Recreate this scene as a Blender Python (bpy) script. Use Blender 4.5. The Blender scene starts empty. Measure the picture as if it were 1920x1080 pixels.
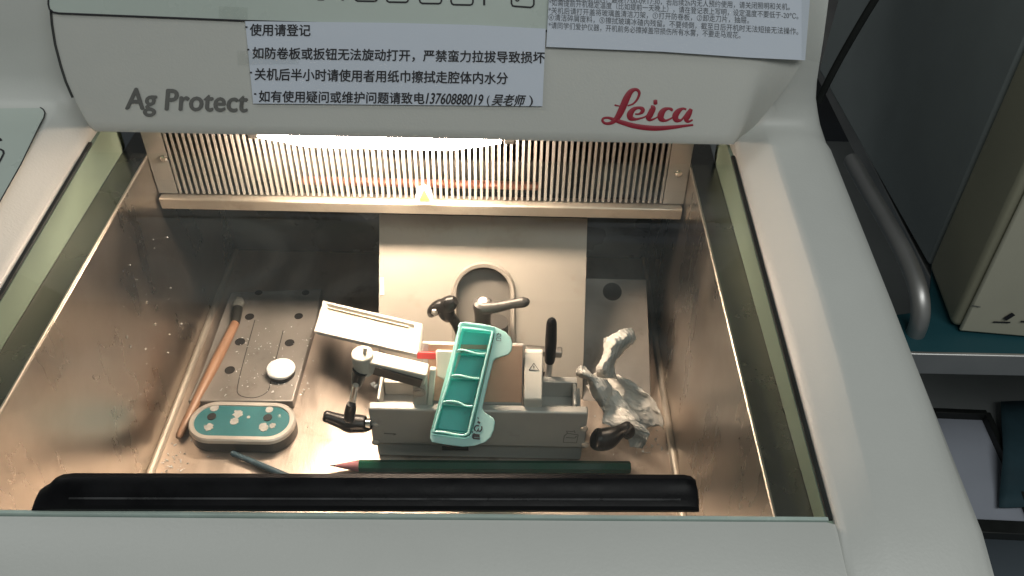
import bpy, bmesh, math, random
from mathutils import Vector, Matrix, noise
random.seed(7)
V = Vector
R = math.radians
sc = bpy.context.scene
COL = sc.collection

# ------------------------------------------------------------------ camera
FPX = 1663.0
CAM = V((0.0635, 0.0, 0.498))
ROT = Matrix.Rotation(R(90 - 41.9), 3, 'X') @ Matrix.Rotation(R(1.2), 3, 'Z')
cd = bpy.data.cameras.new('camera')
cd.sensor_width = 36
cd.lens = 36 * FPX / 1920
cd.clip_start = 0.01
cd.clip_end = 200
cam = bpy.data.objects.new('camera', cd)
COL.objects.link(cam)
cam.matrix_world = Matrix.Translation(CAM) @ ROT.to_4x4()
sc.camera = cam

# ------------------------------------------------------------------ world, lights, exposure
w = bpy.data.worlds.new('World')
sc.world = w
w.use_nodes = True
bg = w.node_tree.nodes['Background']
bg.inputs[0].default_value = (0.80, 0.88, 0.86, 1)
bg.inputs[1].default_value = 0.11


def area(name, loc, target, sx, sy, power, color):
    ld = bpy.data.lights.new(name, 'AREA')
    ld.shape = 'RECTANGLE'
    ld.size = sx
    ld.size_y = sy
    ld.energy = power
    ld.color = color
    o = bpy.data.objects.new(name, ld)
    COL.objects.link(o)
    o.location = loc
    o.rotation_euler = (V(target) - V(loc)).to_track_quat('-Z', 'Y').to_euler()
    return o


area('ceiling_light', (0.5, -0.7, 1.75), (0.05, 0.35, 0.2), 1.6, 0.5, 14.5, (0.97, 1.0, 0.97))
area('ceiling_light', (-1.1, 0.5, 1.75), (0.0, 0.4, 0.2), 0.5, 1.4, 5.5, (0.97, 1.0, 0.97))
LAMP_STRENGTH = 215.0
vs = sc.view_settings
sc.display_settings.display_device = 'sRGB'
vs.view_transform = 'Standard'
vs.look = 'None'
vs.exposure = 0.0
vs.gamma = 1.0
vs.use_curve_mapping = False
sc.cycles.max_bounces = 8
sc.cycles.transparent_max_bounces = 12
sc.cycles.caustics_reflective = False
sc.cycles.caustics_refractive = False
sc.cycles.sample_clamp_indirect = 4.0


# ------------------------------------------------------------------ layout helpers
def ray(px, py):
    return ROT @ V(((px - 960) / FPX, -(py - 540) / FPX, -1))


def pt(px, py, x=None, y=None, z=None):
    d = ray(px, py)
    if z is not None:
        t = (z - CAM.z) / d.z
    elif y is not None:
        t = (y - CAM.y) / d.y
    else:
        t = (x - CAM.x) / d.x
    return CAM + d * t


def ptp(px, py, o, n):
    d = ray(px, py)
    return CAM + d * ((V(o) - CAM).dot(n) / d.dot(n))


def yf(x):
    return 0.2058 + 0.0056 * (x + 0.196) / 0.392


def zwin(y):
    return 0.184 + (y - 0.206) * 0.055


# ------------------------------------------------------------------ materials
def newmat(name):
    m = bpy.data.materials.new(name)
    m.use_nodes = True
    return m, m.node_tree.nodes, m.node_tree.links, m.node_tree.nodes['Principled BSDF']


def mat(name, col, rough=0.5, metal=0.0, var=0.12, scale=40, bump=0.0, bscale=300, spec=0.5, rvar=0.1,
        stretch=(1, 1, 1), spots=None, coat=0.0, sss=0.0):
    m, N, L, p = newmat(name)
    tc = N.new('ShaderNodeTexCoord')
    mp = N.new('ShaderNodeMapping')
    mp.inputs['Scale'].default_value = stretch
    L.new(tc.outputs['Object'], mp.inputs[0])
    nz = N.new('ShaderNodeTexNoise')
    nz.inputs['Scale'].default_value = scale
    nz.inputs['Detail'].default_value = 6
    nz.inputs['Roughness'].default_value = 0.6
    L.new(mp.outputs[0], nz.inputs[0])
    cr = N.new('ShaderNodeValToRGB')
    a, b = 1 - var, 1 + var
    cr.color_ramp.elements[0].position = 0.3
    cr.color_ramp.elements[1].position = 0.7
    cr.color_ramp.elements[0].color = (col[0] * a, col[1] * a, col[2] * a, 1)
    cr.color_ramp.elements[1].color = (min(1, col[0] * b), min(1, col[1] * b), min(1, col[2] * b), 1)
    L.new(nz.outputs['Fac'], cr.inputs[0])
    out = cr.outputs[0]
    if spots:
        scol, sscale, lo, hi = spots
        n2 = N.new('ShaderNodeTexNoise')
        n2.inputs['Scale'].default_value = sscale
        n2.inputs['Detail'].default_value = 8
        n2.inputs['Roughness'].default_value = 0.65
        L.new(tc.outputs['Object'], n2.inputs[0])
        mr = N.new('ShaderNodeMapRange')
        mr.inputs[1].default_value = lo
        mr.inputs[2].default_value = hi
        L.new(n2.outputs['Fac'], mr.inputs[0])
        mx = N.new('ShaderNodeMix')
        mx.data_type = 'RGBA'
        L.new(mr.outputs[0], mx.inputs[0])
        L.new(out, mx.inputs[6])
        mx.inputs[7].default_value = (*scol, 1)
        out = mx.outputs[2]
    L.new(out, p.inputs['Base Color'])
    p.inputs['Metallic'].default_value = metal
    p.inputs['Specular IOR Level'].default_value = spec
    rr = N.new('ShaderNodeMapRange')
    rr.inputs[1].default_value = 0.3
    rr.inputs[2].default_value = 0.7
    rr.inputs[3].default_value = max(0.02, rough - rvar)
    rr.inputs[4].default_value = min(1, rough + rvar)
    L.new(nz.outputs['Fac'], rr.inputs[0])
    L.new(rr.outputs[0], p.inputs['Roughness'])
    if coat:
        p.inputs['Coat Weight'].default_value = coat
        p.inputs['Coat Roughness'].default_value = 0.12
    if sss:
        p.inputs['Subsurface Weight'].default_value = sss
        p.inputs['Subsurface Radius'].default_value = (0.004, 0.004, 0.004)
        p.inputs['Subsurface Scale'].default_value = 1.0
    if bump:
        nb = N.new('ShaderNodeTexNoise')
        nb.inputs['Scale'].default_value = bscale
        nb.inputs['Detail'].default_value = 4
        L.new(mp.outputs[0], nb.inputs[0])
        bp = N.new('ShaderNodeBump')
        bp.inputs['Strength'].default_value = bump
        bp.inputs['Distance'].default_value = 0.001
        L.new(nb.outputs['Fac'], bp.inputs['Height'])
        L.new(bp.outputs[0], p.inputs['Normal'])
    return m


M = {}
M['housing'] = mat('housing_plastic', (0.55, 0.56, 0.535), 0.42, var=0.035, scale=9, bump=0.12, bscale=700,
                   spots=((0.36, 0.37, 0.34), 60, 0.70, 0.80))
M['console'] = mat('console_plastic', (0.51, 0.515, 0.485), 0.5, var=0.03, scale=7, bump=0.1, bscale=700,
                   spots=((0.34, 0.34, 0.31), 45, 0.72, 0.82))
M['membrane'] = mat('membrane_panel', (0.47, 0.53, 0.49), 0.3, var=0.03, scale=14)
M['steel'] = mat('stained_stainless_steel', (0.60, 0.52, 0.455), 0.42, 0.92, var=0.10, scale=22, rvar=0.09, bump=0.10, bscale=160, stretch=(4, 1, 1),
                 spots=((0.30, 0.225, 0.175), 34, 0.58, 0.78))
M['steel_wall'] = mat('brushed_wall_steel', (0.53, 0.485, 0.44), 0.29, 1.0, var=0.06, scale=12, rvar=0.05, bump=0.0, bscale=160,
                      stretch=(1, 2, 1), spots=((0.40, 0.34, 0.285), 15, 0.42, 0.92))
M['steel_dark'] = mat('dark_shaded_steel', (0.05, 0.052, 0.05), 0.3, 0.6, var=0.15, scale=12)  # dark steel; shade at the chamber back is put into this colour
M['flange'] = mat('flange_steel', (0.25, 0.235, 0.22), 0.28, 1.0, var=0.14, scale=14)
M['alu'] = mat('satin_aluminium', (0.60, 0.55, 0.48), 0.42, 0.85, var=0.08, scale=15, bump=0.05, bscale=400,
               spots=((0.40, 0.33, 0.27), 40, 0.58, 0.8))
M['grill'] = mat('grill_paint', (0.46, 0.455, 0.43), 0.42, 0.35, var=0.08, scale=30)
M['panelgrey'] = mat('back_panel_grey', (0.37, 0.34, 0.30), 0.5, 0.3, var=0.08, scale=14, bump=0.06, bscale=300,
                     spots=((0.30, 0.24, 0.19), 24, 0.58, 0.8))
M['rim'] = mat('grey_green_rim', (0.25, 0.33, 0.26), 0.5, var=0.06, scale=20)
M['gasket'] = mat('black_rubber', (0.012, 0.014, 0.013), 0.55, var=0.2)
M['blackplastic'] = mat('black_plastic', (0.006, 0.006, 0.007), 0.38, var=0.3, scale=60, bump=0.06, bscale=900, spec=0.10)
M['blackmetal'] = mat('black_lever_coating', (0.012, 0.011, 0.011), 0.34, 0.0, spec=0.3, var=0.3, scale=90, spots=((0.05, 0.045, 0.04), 90, 0.62, 0.8))
M['darkhole'] = mat('dark_hole', (0.006, 0.006, 0.006), 0.6, var=0.2)
M['chrome'] = mat('chrome', (0.75, 0.74, 0.72), 0.12, 1.0, var=0.05)
M['greypaint'] = mat('warm_grey_paint', (0.39, 0.38, 0.355), 0.42, 0.15, var=0.05, scale=25, bump=0.05, bscale=500,
                     spots=((0.27, 0.25, 0.22), 70, 0.62, 0.8))
M['cream'] = mat('cream_block_paint', (0.62, 0.57, 0.50), 0.4, var=0.05, scale=30)
M['copper'] = mat('copper_tone_plate', (0.52, 0.34, 0.25), 0.38, 0.55, var=0.08, scale=30, spots=((0.38, 0.22, 0.16), 60, 0.62, 0.8))
M['coppertube'] = mat('copper_pipe', (0.70, 0.28, 0.20), 0.35, 0.6, var=0.15, scale=60)
M['shelf'] = mat('shelf_grey', (0.30, 0.28, 0.26), 0.42, 0.55, var=0.1, scale=40, bump=0.08, bscale=500,
                 spots=((0.20, 0.16, 0.14), 50, 0.58, 0.78))
M['teal'] = mat('teal_label', (0.028, 0.125, 0.14), 0.4, var=0.15, scale=60, spots=((0.42, 0.40, 0.36), 85, 0.62, 0.68))
M['wornpaint'] = mat('worn_paint', (0.33, 0.32, 0.30), 0.6, var=0.25, scale=220)
M['aluedge'] = mat('machined_edge', (0.55, 0.52, 0.48), 0.4, 0.6, var=0.1)
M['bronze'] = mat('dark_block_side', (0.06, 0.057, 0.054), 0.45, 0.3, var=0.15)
M['wood'] = mat('brush_wood', (0.27, 0.15, 0.09), 0.45, var=0.15, scale=60, stretch=(1, 0.15, 1), spots=((0.17, 0.08, 0.045), 50, 0.56, 0.74))
M['bristle'] = mat('brush_bristles', (0.20, 0.20, 0.18), 0.8, var=0.3, scale=400)
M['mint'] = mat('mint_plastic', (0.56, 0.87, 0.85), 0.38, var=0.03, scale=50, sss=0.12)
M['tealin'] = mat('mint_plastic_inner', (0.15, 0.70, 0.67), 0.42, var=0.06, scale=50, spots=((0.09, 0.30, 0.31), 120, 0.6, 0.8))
M['white'] = mat('white_plastic', (0.80, 0.78, 0.74), 0.42, var=0.03, scale=40)
M['ivory'] = mat('ivory_tray_floor', (0.74, 0.68, 0.58), 0.45, var=0.06, scale=60)
M['frost'] = mat('frost', (0.85, 0.86, 0.86), 0.75, var=0.05, scale=200, bump=0.8, bscale=900)
M['paper'] = mat('white_paper', (0.58, 0.63, 0.72), 0.6, var=0.025, scale=18, bump=0.08, bscale=80)
M['ink'] = mat('black_ink', (0.012, 0.012, 0.016), 0.6, var=0.1)
M['greyink'] = mat('grey_print', (0.125, 0.125, 0.118), 0.5, var=0.05)
M['fadedink'] = mat('faded_print', (0.10, 0.11, 0.125), 0.6, var=0.3, scale=160)
M['redink'] = mat('red_print', (0.27, 0.004, 0.022), 0.45, var=0.05)
M['red'] = mat('red_plastic', (0.55, 0.05, 0.05), 0.45, var=0.1)
M['yellow'] = mat('yellow_label', (0.75, 0.60, 0.12), 0.5, var=0.05)
M['greenpaint'] = mat('green_pencil_paint', (0.002, 0.050, 0.026), 0.4, var=0.12, scale=60, spec=0.2)
M['pinkwood'] = mat('sharpened_wood', (0.34, 0.14, 0.15), 0.6, var=0.12, scale=150)
M['blueplastic'] = mat('dark_blue_plastic', (0.035, 0.065, 0.085), 0.4, var=0.2, scale=80)
M['beige'] = mat('beige_enamel', (0.37, 0.355, 0.26), 0.5, var=0.05, scale=9, bump=0.1, bscale=500)
M['beigelight'] = mat('light_beige_enamel', (0.50, 0.48, 0.38), 0.5, var=0.05, scale=9, bump=0.1, bscale=500)
M['darkgrey'] = mat('dark_grey_panel', (0.29, 0.32, 0.32), 0.38, var=0.12, scale=6)
M['greylabel'] = mat('dim_label', (0.09, 0.115, 0.11), 0.5, var=0.25, scale=20)
M['tealmat'] = mat('teal_bench_top', (0.012, 0.075, 0.095), 0.6, var=0.1, scale=12)
M['trolleysteel'] = mat('trolley_steel', (0.50, 0.49, 0.48), 0.36, 0.8, var=0.1, scale=10)
M['labfloor'] = mat('vinyl_floor', (0.20, 0.24, 0.28), 0.5, var=0.1, scale=3)
M['wallpaint'] = mat('wall_paint', (0.20, 0.21, 0.22), 0.7, var=0.06, scale=3)
M['greyshelf'] = mat('grey_lower_shelf', (0.33, 0.35, 0.35), 0.5, var=0.1, scale=10)
M['whiteboard'] = mat('pale_sheet', (0.46, 0.49, 0.57), 0.5, var=0.05, scale=10)
M['cloth'] = mat('blue_cloth', (0.025, 0.065, 0.085), 0.8, var=0.2, scale=20, bump=0.5, bscale=60)


def tissue_mat():
    m = mat('paper_towel', (0.90, 0.87, 0.82), 0.9, var=0.03, scale=50, spec=0.1)
    N, L = m.node_tree.nodes, m.node_tree.links
    p = N['Principled BSDF']
    tc = N.new('ShaderNodeTexCoord')
    wv = N.new('ShaderNodeTexWave')
    wv.bands_direction = 'DIAGONAL'
    wv.inputs['Scale'].default_value = 7.0
    wv.inputs['Distortion'].default_value = 0.4
    L.new(tc.outputs['UV'], wv.inputs[0])
    b = N.new('ShaderNodeBump')
    b.inputs['Strength'].default_value = 0.5
    b.inputs['Distance'].default_value = 0.0009
    L.new(wv.outputs['Fac'], b.inputs['Height'])
    L.new(b.outputs[0], p.inputs['Normal'])
    return m


M['tissue'] = tissue_mat()


def add_translucency(m, col, fac):
    N, L = m.node_tree.nodes, m.node_tree.links
    out = N['Material Output']
    p = N['Principled BSDF']
    t = N.new('ShaderNodeBsdfTranslucent')
    t.inputs[0].default_value = (*col, 1)
    mx = N.new('ShaderNodeMixShader')
    mx.inputs[0].default_value = fac
    L.new(p.outputs[0], mx.inputs[1])
    L.new(t.outputs[0], mx.inputs[2])
    L.new(mx.outputs[0], out.inputs[0])


add_translucency(M['tissue'], (0.93, 0.90, 0.85), 0.22)
add_translucency(M['mint'], (0.48, 0.88, 0.85), 0.35)
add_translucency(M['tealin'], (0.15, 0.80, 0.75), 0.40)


def glass_mat():
    m, N, L, p = newmat('window_glass')
    N.remove(p)
    out = N['Material Output']
    tr = N.new('ShaderNodeBsdfTransparent')
    tr.inputs[0].default_value = (0.93, 0.965, 0.945, 1)
    gl = N.new('ShaderNodeBsdfGlossy')
    gl.inputs['Roughness'].default_value = 0.04
    fr = N.new('ShaderNodeFresnel')
    fr.inputs[0].default_value = 1.5
    mx = N.new('ShaderNodeMixShader')
    L.new(fr.outputs[0], mx.inputs[0])
    L.new(tr.outputs[0], mx.inputs[1])
    L.new(gl.outputs[0], mx.inputs[2])
    # smudges: thin film of dust in patches, plus an even grey mixed in as haze
    tc = N.new('ShaderNodeTexCoord')
    nz = N.new('ShaderNodeTexNoise')
    nz.inputs['Scale'].default_value = 14
    nz.inputs['Detail'].default_value = 7
    nz.inputs['Distortion'].default_value = 1.2
    L.new(tc.outputs['Object'], nz.inputs[0])
    mr = N.new('ShaderNodeMapRange')
    mr.inputs[1].default_value = 0.50
    mr.inputs[2].default_value = 0.80
    mr.inputs[3].default_value = 0.016
    mr.inputs[4].default_value = 0.085
    L.new(nz.outputs['Fac'], mr.inputs[0])
    df = N.new('ShaderNodeBsdfDiffuse')
    df.inputs[0].default_value = (0.55, 0.6, 0.58, 1)
    m2 = N.new('ShaderNodeMixShader')
    L.new(mr.outputs[0], m2.inputs[0])
    L.new(mx.outputs[0], m2.inputs[1])
    L.new(df.outputs[0], m2.inputs[2])
    L.new(m2.outputs[0], out.inputs[0])
    return m


M['glass'] = glass_mat()


def tape_mat():
    m, N, L, p = newmat('clear_tape')
    N.remove(p)
    tr = N.new('ShaderNodeBsdfTransparent')
    tr.inputs[0].default_value = (0.985, 0.99, 0.985, 1)
    gl = N.new('ShaderNodeBsdfGlossy')
    gl.inputs['Roughness'].default_value = 0.12
    nz = N.new('ShaderNodeTexNoise')
    nz.inputs['Scale'].default_value = 260
    bp = N.new('ShaderNodeBump')
    bp.inputs['Strength'].default_value = 1.0
    bp.inputs['Distance'].default_value = 0.004
    L.new(nz.outputs['Fac'], bp.inputs['Height'])
    L.new(bp.outputs[0], gl.inputs['Normal'])
    mx = N.new('ShaderNodeMixShader')
    mx.inputs[0].default_value = 0.07
    L.new(tr.outputs[0], mx.inputs[1])
    L.new(gl.outputs[0], mx.inputs[2])
    L.new(mx.outputs[0], N['Material Output'].inputs[0])
    return m


M['tape'] = tape_mat()


def lamp_mat():
    m, N, L, p = newmat('lit_lamp')
    N.remove(p)
    e = N.new('ShaderNodeEmission')
    e.inputs[0].default_value = (1.0, 0.755, 0.57, 1)
    e.inputs[1].default_value = LAMP_STRENGTH
    L.new(e.outputs[0], N['Material Output'].inputs[0])
    return m


M['lamp'] = lamp_mat()


# ------------------------------------------------------------------ object helpers
def thing(name, label, cat, loc=(0, 0, 0), group=None):
    o = bpy.data.objects.new(name, None)
    COL.objects.link(o)
    o.location = loc
    o['label'] = label
    o['category'] = cat
    if group:
        o['group'] = group
    return o


def root_of(o):
    while o.parent:
        o = o.parent
    return o


class MB:
    """collects vertices in world coordinates and builds ONE mesh object"""

    def __init__(s):
        s.v, s.f, s.uv = [], [], {}

    def add(s, vs, fs):
        b = len(s.v)
        s.v += [V(p) for p in vs]
        s.f += [tuple(i + b for i in f) for f in fs]
        return s

    def box(s, x0, x1, y0, y1, z0, z1):
        vs = [(x, y, z) for z in (z0, z1) for y in (y0, y1) for x in (x0, x1)]
        return s.add(vs, [(0, 2, 3, 1), (4, 5, 7, 6), (0, 1, 5, 4), (2, 6, 7, 3), (0, 4, 6, 2), (1, 3, 7, 5)])

    def hexa(s, p):
        """eight points: bottom four (ccw) then top four"""
        return s.add(p, [(3, 2, 1, 0), (4, 5, 6, 7), (0, 1, 5, 4), (1, 2, 6, 5), (2, 3, 7, 6), (3, 0, 4, 7)])

    def beam(s, a, b, w, h, up=(0, 0, 1)):
        a, b = V(a), V(b)
        d = (b - a).normalized()
        sx = d.cross(V(up)).normalized()
        u = sx.cross(d).normalized()
        q = [(-w / 2, -h / 2), (w / 2, -h / 2), (w / 2, h / 2), (-w / 2, h / 2)]
        lo = [a + sx * i + u * j for i, j in q]
        hi = [b + sx * i + u * j for i, j in q]
        return s.add(lo + hi, [(3, 2, 1, 0), (4, 5, 6, 7), (0, 1, 5, 4), (1, 2, 6, 5), (2, 3, 7, 6), (3, 0, 4, 7)])

    def prism_x(s, prof, x0, x1):
        """YZ outline extruded along X"""
        n = len(prof)
        vs = [(x0, y, z) for y, z in prof] + [(x1, y, z) for y, z in prof]
        fs = [tuple(range(n)), tuple(range(2 * n - 1, n - 1, -1))]
        fs += [((i + 1) % n, i, n + i, n + (i + 1) % n) for i in range(n)]
        return s.add(vs, fs)

    def prism(s, pts, d):
        """3D polygon extruded by vector d"""
        n = len(pts)
        pts = [V(p) for p in pts]
        d = V(d)
        vs = pts + [p + d for p in pts]
        fs = [tuple(range(n - 1, -1, -1)), tuple(range(n, 2 * n))]
        fs += [(i, (i + 1) % n, n + (i + 1) % n, n + i) for i in range(n)]
        return s.add(vs, fs)

    def tube(s, path, rad, seg=12, flat=None, cap=True, closed=False):
        """rad: number or list; flat=(normal, factor) squashes the section along normal"""
        P = [V(p) for p in path]
        n = len(P)
        if not isinstance(rad, (list, tuple)):
            rad = [rad] * n
        vs, fs = [], []
        t0 = (P[1] - P[0]).normalized()
        ref = V((0, 0, 1)) if abs(t0.z) < 0.9 else V((1, 0, 0))
        if flat:
            ref = V(flat[0])
        for i in range(n):
            if closed:
                t = P[(i + 1) % n] - P[i - 1]
            elif i == 0:
                t = P[1] - P[0]
            elif i == n - 1:
                t = P[-1] - P[-2]
            else:
                t = (P[i + 1] - P[i]).normalized() + (P[i] - P[i - 1]).normalized()
            t = t.normalized() if t.length > 1e-12 else t0
            a = t.cross(ref)
            if a.length < 1e-6:
                a = t.orthogonal()
            a.normalize()
            b = a.cross(t).normalized()
            if not flat:
                ref = b
            for k in range(seg):
                th = 2 * math.pi * (k + 0.5) / seg
                fb = flat[1] if flat else 1
                vs.append(P[i] + a * math.cos(th) * rad[i] + b * math.sin(th) * rad[i] * fb)
        m = n if closed else n - 1
        for i in range(m):
            j = (i + 1) % n
            for k in range(seg):
                fs.append((i * seg + k, i * seg + (k + 1) % seg, j * seg + (k + 1) % seg, j * seg + k))
        if cap and not closed:
            fs.append(tuple(range(seg - 1, -1, -1)))
            fs.append(tuple((n - 1) * seg + k for k in range(seg)))
        return s.add(vs, fs)

    def loft(s, rows, closed=False, caps=False):
        n = len(rows[0])
        vs = [p for r in rows for p in r]
        fs = []
        for i in range(len(rows) - 1):
            for k in range(n if closed else n - 1):
                k2 = (k + 1) % n
                fs.append((i * n + k, i * n + k2, (i + 1) * n + k2, (i + 1) * n + k))
        if caps:
            fs.append(tuple(range(n - 1, -1, -1)))
            fs.append(tuple((len(rows) - 1) * n + k for k in range(n)))
        return s.add(vs, fs)

    def disc(s, c, n, r, h, seg=24, r2=None):
        c, n = V(c), V(n).normalized()
        return s.tube([c, c + n * h], [r, r if r2 is None else r2], seg)

    def build(s, name, material, parent=None, smooth=True, bevel=0, seg=2, sub=0, angle=35, part_label=None, solid=0, flip=False):
        off = root_of(parent).location if parent else V((0, 0, 0))
        me = bpy.data.meshes.new(name)
        me.from_pydata([tuple(p - off) for p in s.v], [], s.f)
        me.update()
        bm = bmesh.new()
        bm.from_mesh(me)
        bmesh.ops.recalc_face_normals(bm, faces=bm.faces)
        if flip:
            for f_ in bm.faces:
                f_.normal_flip()
        bm.to_mesh(me)
        bm.free()
        me.materials.append(material)
        o = bpy.data.objects.new(name, me)
        COL.objects.link(o)
        if parent:
            o.parent = parent
        if smooth:
            for p in me.polygons:
                p.use_smooth = True
            try:
                me.set_sharp_from_angle(angle=R(angle))
            except Exception:
                pass
        if solid:
            md = o.modifiers.new('solid', 'SOLIDIFY')
            md.thickness = solid
            md.offset = 0
        if bevel:
            md = o.modifiers.new('bevel', 'BEVEL')
            md.width = bevel
            md.segments = seg
            md.limit_method = 'ANGLE'
            md.angle_limit = R(30)
            md.harden_normals = False
        if sub:
            md = o.modifiers.new('sub', 'SUBSURF')
            md.levels = sub
            md.render_levels = sub
        if part_label:
            o['label'] = part_label
        return o


def smoothpath(pts, n=6, rad=None):
    """Catmull-Rom through points (tuples of any length)"""
    out = []
    P = [tuple(p) for p in pts]
    for i in range(len(P) - 1):
        p0 = P[max(i - 1, 0)]
        p1, p2 = P[i], P[i + 1]
        p3 = P[min(i + 2, len(P) - 1)]
        for k in range(n):
            t = k / n
            out.append(tuple(0.5 * (2 * b + (c - a) * t + (2 * a - 5 * b + 4 * c - d) * t * t + (3 * b - a - 3 * c + d) * t ** 3)
                             for a, b, c, d in zip(p0, p1, p2, p3)))
    out.append(P[-1])
    return out


def text_mesh(body, shear=0.0):
    cu = bpy.data.curves.new('lettering', 'FONT')
    cu.body = body
    cu.size = 1
    cu.shear = shear
    cu.resolution_u = 3
    o = bpy.data.objects.new('lettering', cu)
    COL.objects.link(o)
    dg = bpy.context.evaluated_depsgraph_get()
    dg.update()
    me = bpy.data.meshes.new_from_object(o.evaluated_get(dg))
    vs = [v.co.copy() for v in me.vertices]
    fs = [tuple(p.vertices) for p in me.polygons]
    bpy.data.objects.remove(o)
    bpy.data.curves.remove(cu)
    bpy.data.meshes.remove(me)
    return vs, fs


def text_quad(mb, body, quad, n, lift, offset=0.0, shear=0.0):
    """lettering fitted to the quad (bottom-left, bottom-right, top-right, top-left) on a surface"""
    vs, fs = text_mesh(body, shear)
    if not vs:
        return
    x0, x1 = min(v.x for v in vs), max(v.x for v in vs)
    y0, y1 = min(v.y for v in vs), max(v.y for v in vs)
    a, b, c, d = [V(q) for q in quad]
    hx = (b - a).normalized()
    hy = (d - a).normalized()
    hh = (d - a).length
    copies = [(0, 0)] if not offset else [(-offset, 0), (offset, 0), (0, offset * 0.7), (0, -offset * 0.7)]
    for k, (ox, oy) in enumerate(copies):
        out = []
        for v in vs:
            u, t = (v.x - x0) / (x1 - x0), (v.y - y0) / max(1e-9, (y1 - y0))
            p = (a * (1 - u) + b * u) * (1 - t) + (d * (1 - u) + c * u) * t
            out.append(p + n * (lift + 0.00006 * k) + hx * ox * hh + hy * oy * hh)
        mb.add(out, fs)


# ================================================================== THE CRYOSTAT
cryo = thing('cryostat', 'pale grey bench cryostat with a glass-covered lit steel chamber and red script emblem', 'cryostat', (0, 0.3, -0.75))

HW = 0.18          # half width of the chamber
# ---- chamber liner
fl = MB()
NX, NY = 24, 24
fl.box(-HW - 0.002, HW + 0.002, 0.26, 0.60, -0.006, 0.0)
fl.build('chamber_floor', M['steel'], cryo)
for sgn in (-1, 1):
    m = MB()
    a, b = sgn * HW, sgn * (HW + 0.0016)
    y0, y1 = 0.205, 0.60
    m.box(min(a, b), max(a, b), y0, y1, 0.0, 0.1655)
    wl = m.build('chamber_wall', M['steel_wall'], cryo, bevel=0.0005)
    f = MB()
    # outward flange at the wall's top, following the slight rise of the window
    x0, x1 = sorted((sgn * (HW + 0.0002), sgn * 0.1975))
    f.box(x0, x1, 0.205, 0.56, 0.1658, 0.1672)
    f.build('wall_flange', M['flange'], cryo, bevel=0.0006)
    # light rolled edge where wall meets flange
    e = MB()
    e.tube([(sgn * (HW + 0.0003), 0.205, 0.1668), (sgn * (HW + 0.0003), 0.5, 0.1668)], 0.0009, 8)
    e.build('wall_edge_bead', M['alu'], cryo)
    # weld bead between floor and wall
    c = MB()
    c.tube([(sgn * (HW - 0.002), 0.27, 0.0012), (sgn * (HW - 0.002), 0.595, 0.0012)], 0.0028, 10)
    c.build('corner_bead', M['alu'], cryo)
    # grey-green rim under the glass edge
    r = MB()
    rows = []
    for y in (0.205, 0.3, 0.4, 0.50):
        rows.append([(sgn * 0.1972, y, 0.1675), (sgn * 0.1964, y, 0.171), (sgn * 0.1962, y, zwin(y) - 0.003),
                     (sgn * 0.1995, y, zwin(y) - 0.003)])
    r.loft(rows)
    r.build('window_rim', M['rim'], cryo)
    g = MB()
    rows = []
    for y in (yf(sgn * 0.197) + 0.0004, 0.3, 0.4, 0.462):
        z = zwin(y)
        rows.append([(sgn * 0.1966, y, z - 0.0035), (sgn * 0.1966, y, z - 0.0014), (sgn * 0.1986, y, z - 0.0014), (sgn * 0.1986, y, z - 0.0035)])
    g.loft(rows, closed=True, caps=True)
    g.build('window_gasket', M['gasket'], cryo)
m = MB()
m.box(-HW, HW, 0.597, 0.599, 0.0, 0.125)
m.build('back_wall', M['steel_dark'], cryo)
m = MB()   # sloping front wall of the chamber
m.prism_x([(0.30, 0.0), (0.2055, 0.165), (0.2045, 0.165), (0.298, -0.001)], -HW, HW)
m.build('front_wall', M['steel_wall'], cryo)
m = MB()
m.hexa([(x, yf(x) + dy, z) for z in (0.155, 0.1815) for x, dy in ((-0.199, -0.0019), (0.199, -0.0019), (0.199, 0.0005), (-0.199, 0.0005))])
m.build('front_rim', M['rim'], cryo)
# small screws in the left wall
for (px, py) in ((275, 567), (290, 608), (236, 632), (243, 650)):
    p = pt(px, py, x=-HW)
    m = MB()
    m.disc(p, (1, 0, 0), 0.0011, 0.0008, 10)
    m.build('wall_screw', M['chrome'], cryo)

# ---- evaporator grill, lip and pipe
GY = 0.492
m = MB()
m.box(-0.1795, -0.1665, GY, GY + 0.003, 0.137, 0.224)
m.box(0.1655, 0.1795, GY, GY + 0.003, 0.137, 0.224)
nsl = 84
for i in range(nsl):
    x = -0.1645 + (0.1645 + 0.1640) * i / (nsl - 1)
    m.box(x - 0.00085, x + 0.00085, GY, GY + 0.0045, 0.1372, 0.2235)
grill = m.build('evaporator_grill', M['grill'], cryo, smooth=False)
for (px, py) in ((308, 297), (1272, 325)):
    p = pt(px, py, y=GY)
    s_ = MB()
    s_.tube([p + V((0, 0.0005, 0)), p + V((0, -0.0008, 0)), p + V((0, -0.0016, 0))], [0.0026, 0.0026, 0.0014], 14)
    s_.build('screw', M['chrome'], grill)
m = MB()
m.prism_x([(0.4975, 0.1362), (0.4876, 0.1362), (0.4866, 0.1352), (0.4872, 0.1272), (0.4975, 0.1272)], -0.1785, 0.1785)
lip = m.build('grill_lip', M['alu'], cryo, bevel=0.0006)
m = MB()
m.box(-HW, HW, GY + 0.0075, 0.596, 0.1265, 0.1285)
m.build('evaporator_tray', M['steel_dark'], cryo)
m = MB()   # cooling fins behind the grill, one dark block of thin plates
for i in range(70):
    x = -0.17 + 0.34 * i / 69
    m.box(x - 0.0003, x + 0.0003, 0.512, 0.55, 0.1295, 0.2235)
m.build('cooling_fins', mat('dull_fins', (0.24, 0.235, 0.22), 0.5, 0.5, var=0.2), cryo, smooth=False)
m = MB()
m.box(-HW, HW, 0.5505, 0.553, 0.129, 0.2235)
m.build('evaporator_back', M['steel_dark'], cryo)
m = MB()
a, b = pt(560, 338, y=0.503), pt(1010, 349, y=0.503)
m.tube([a, b], 0.0030, 10)
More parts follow.
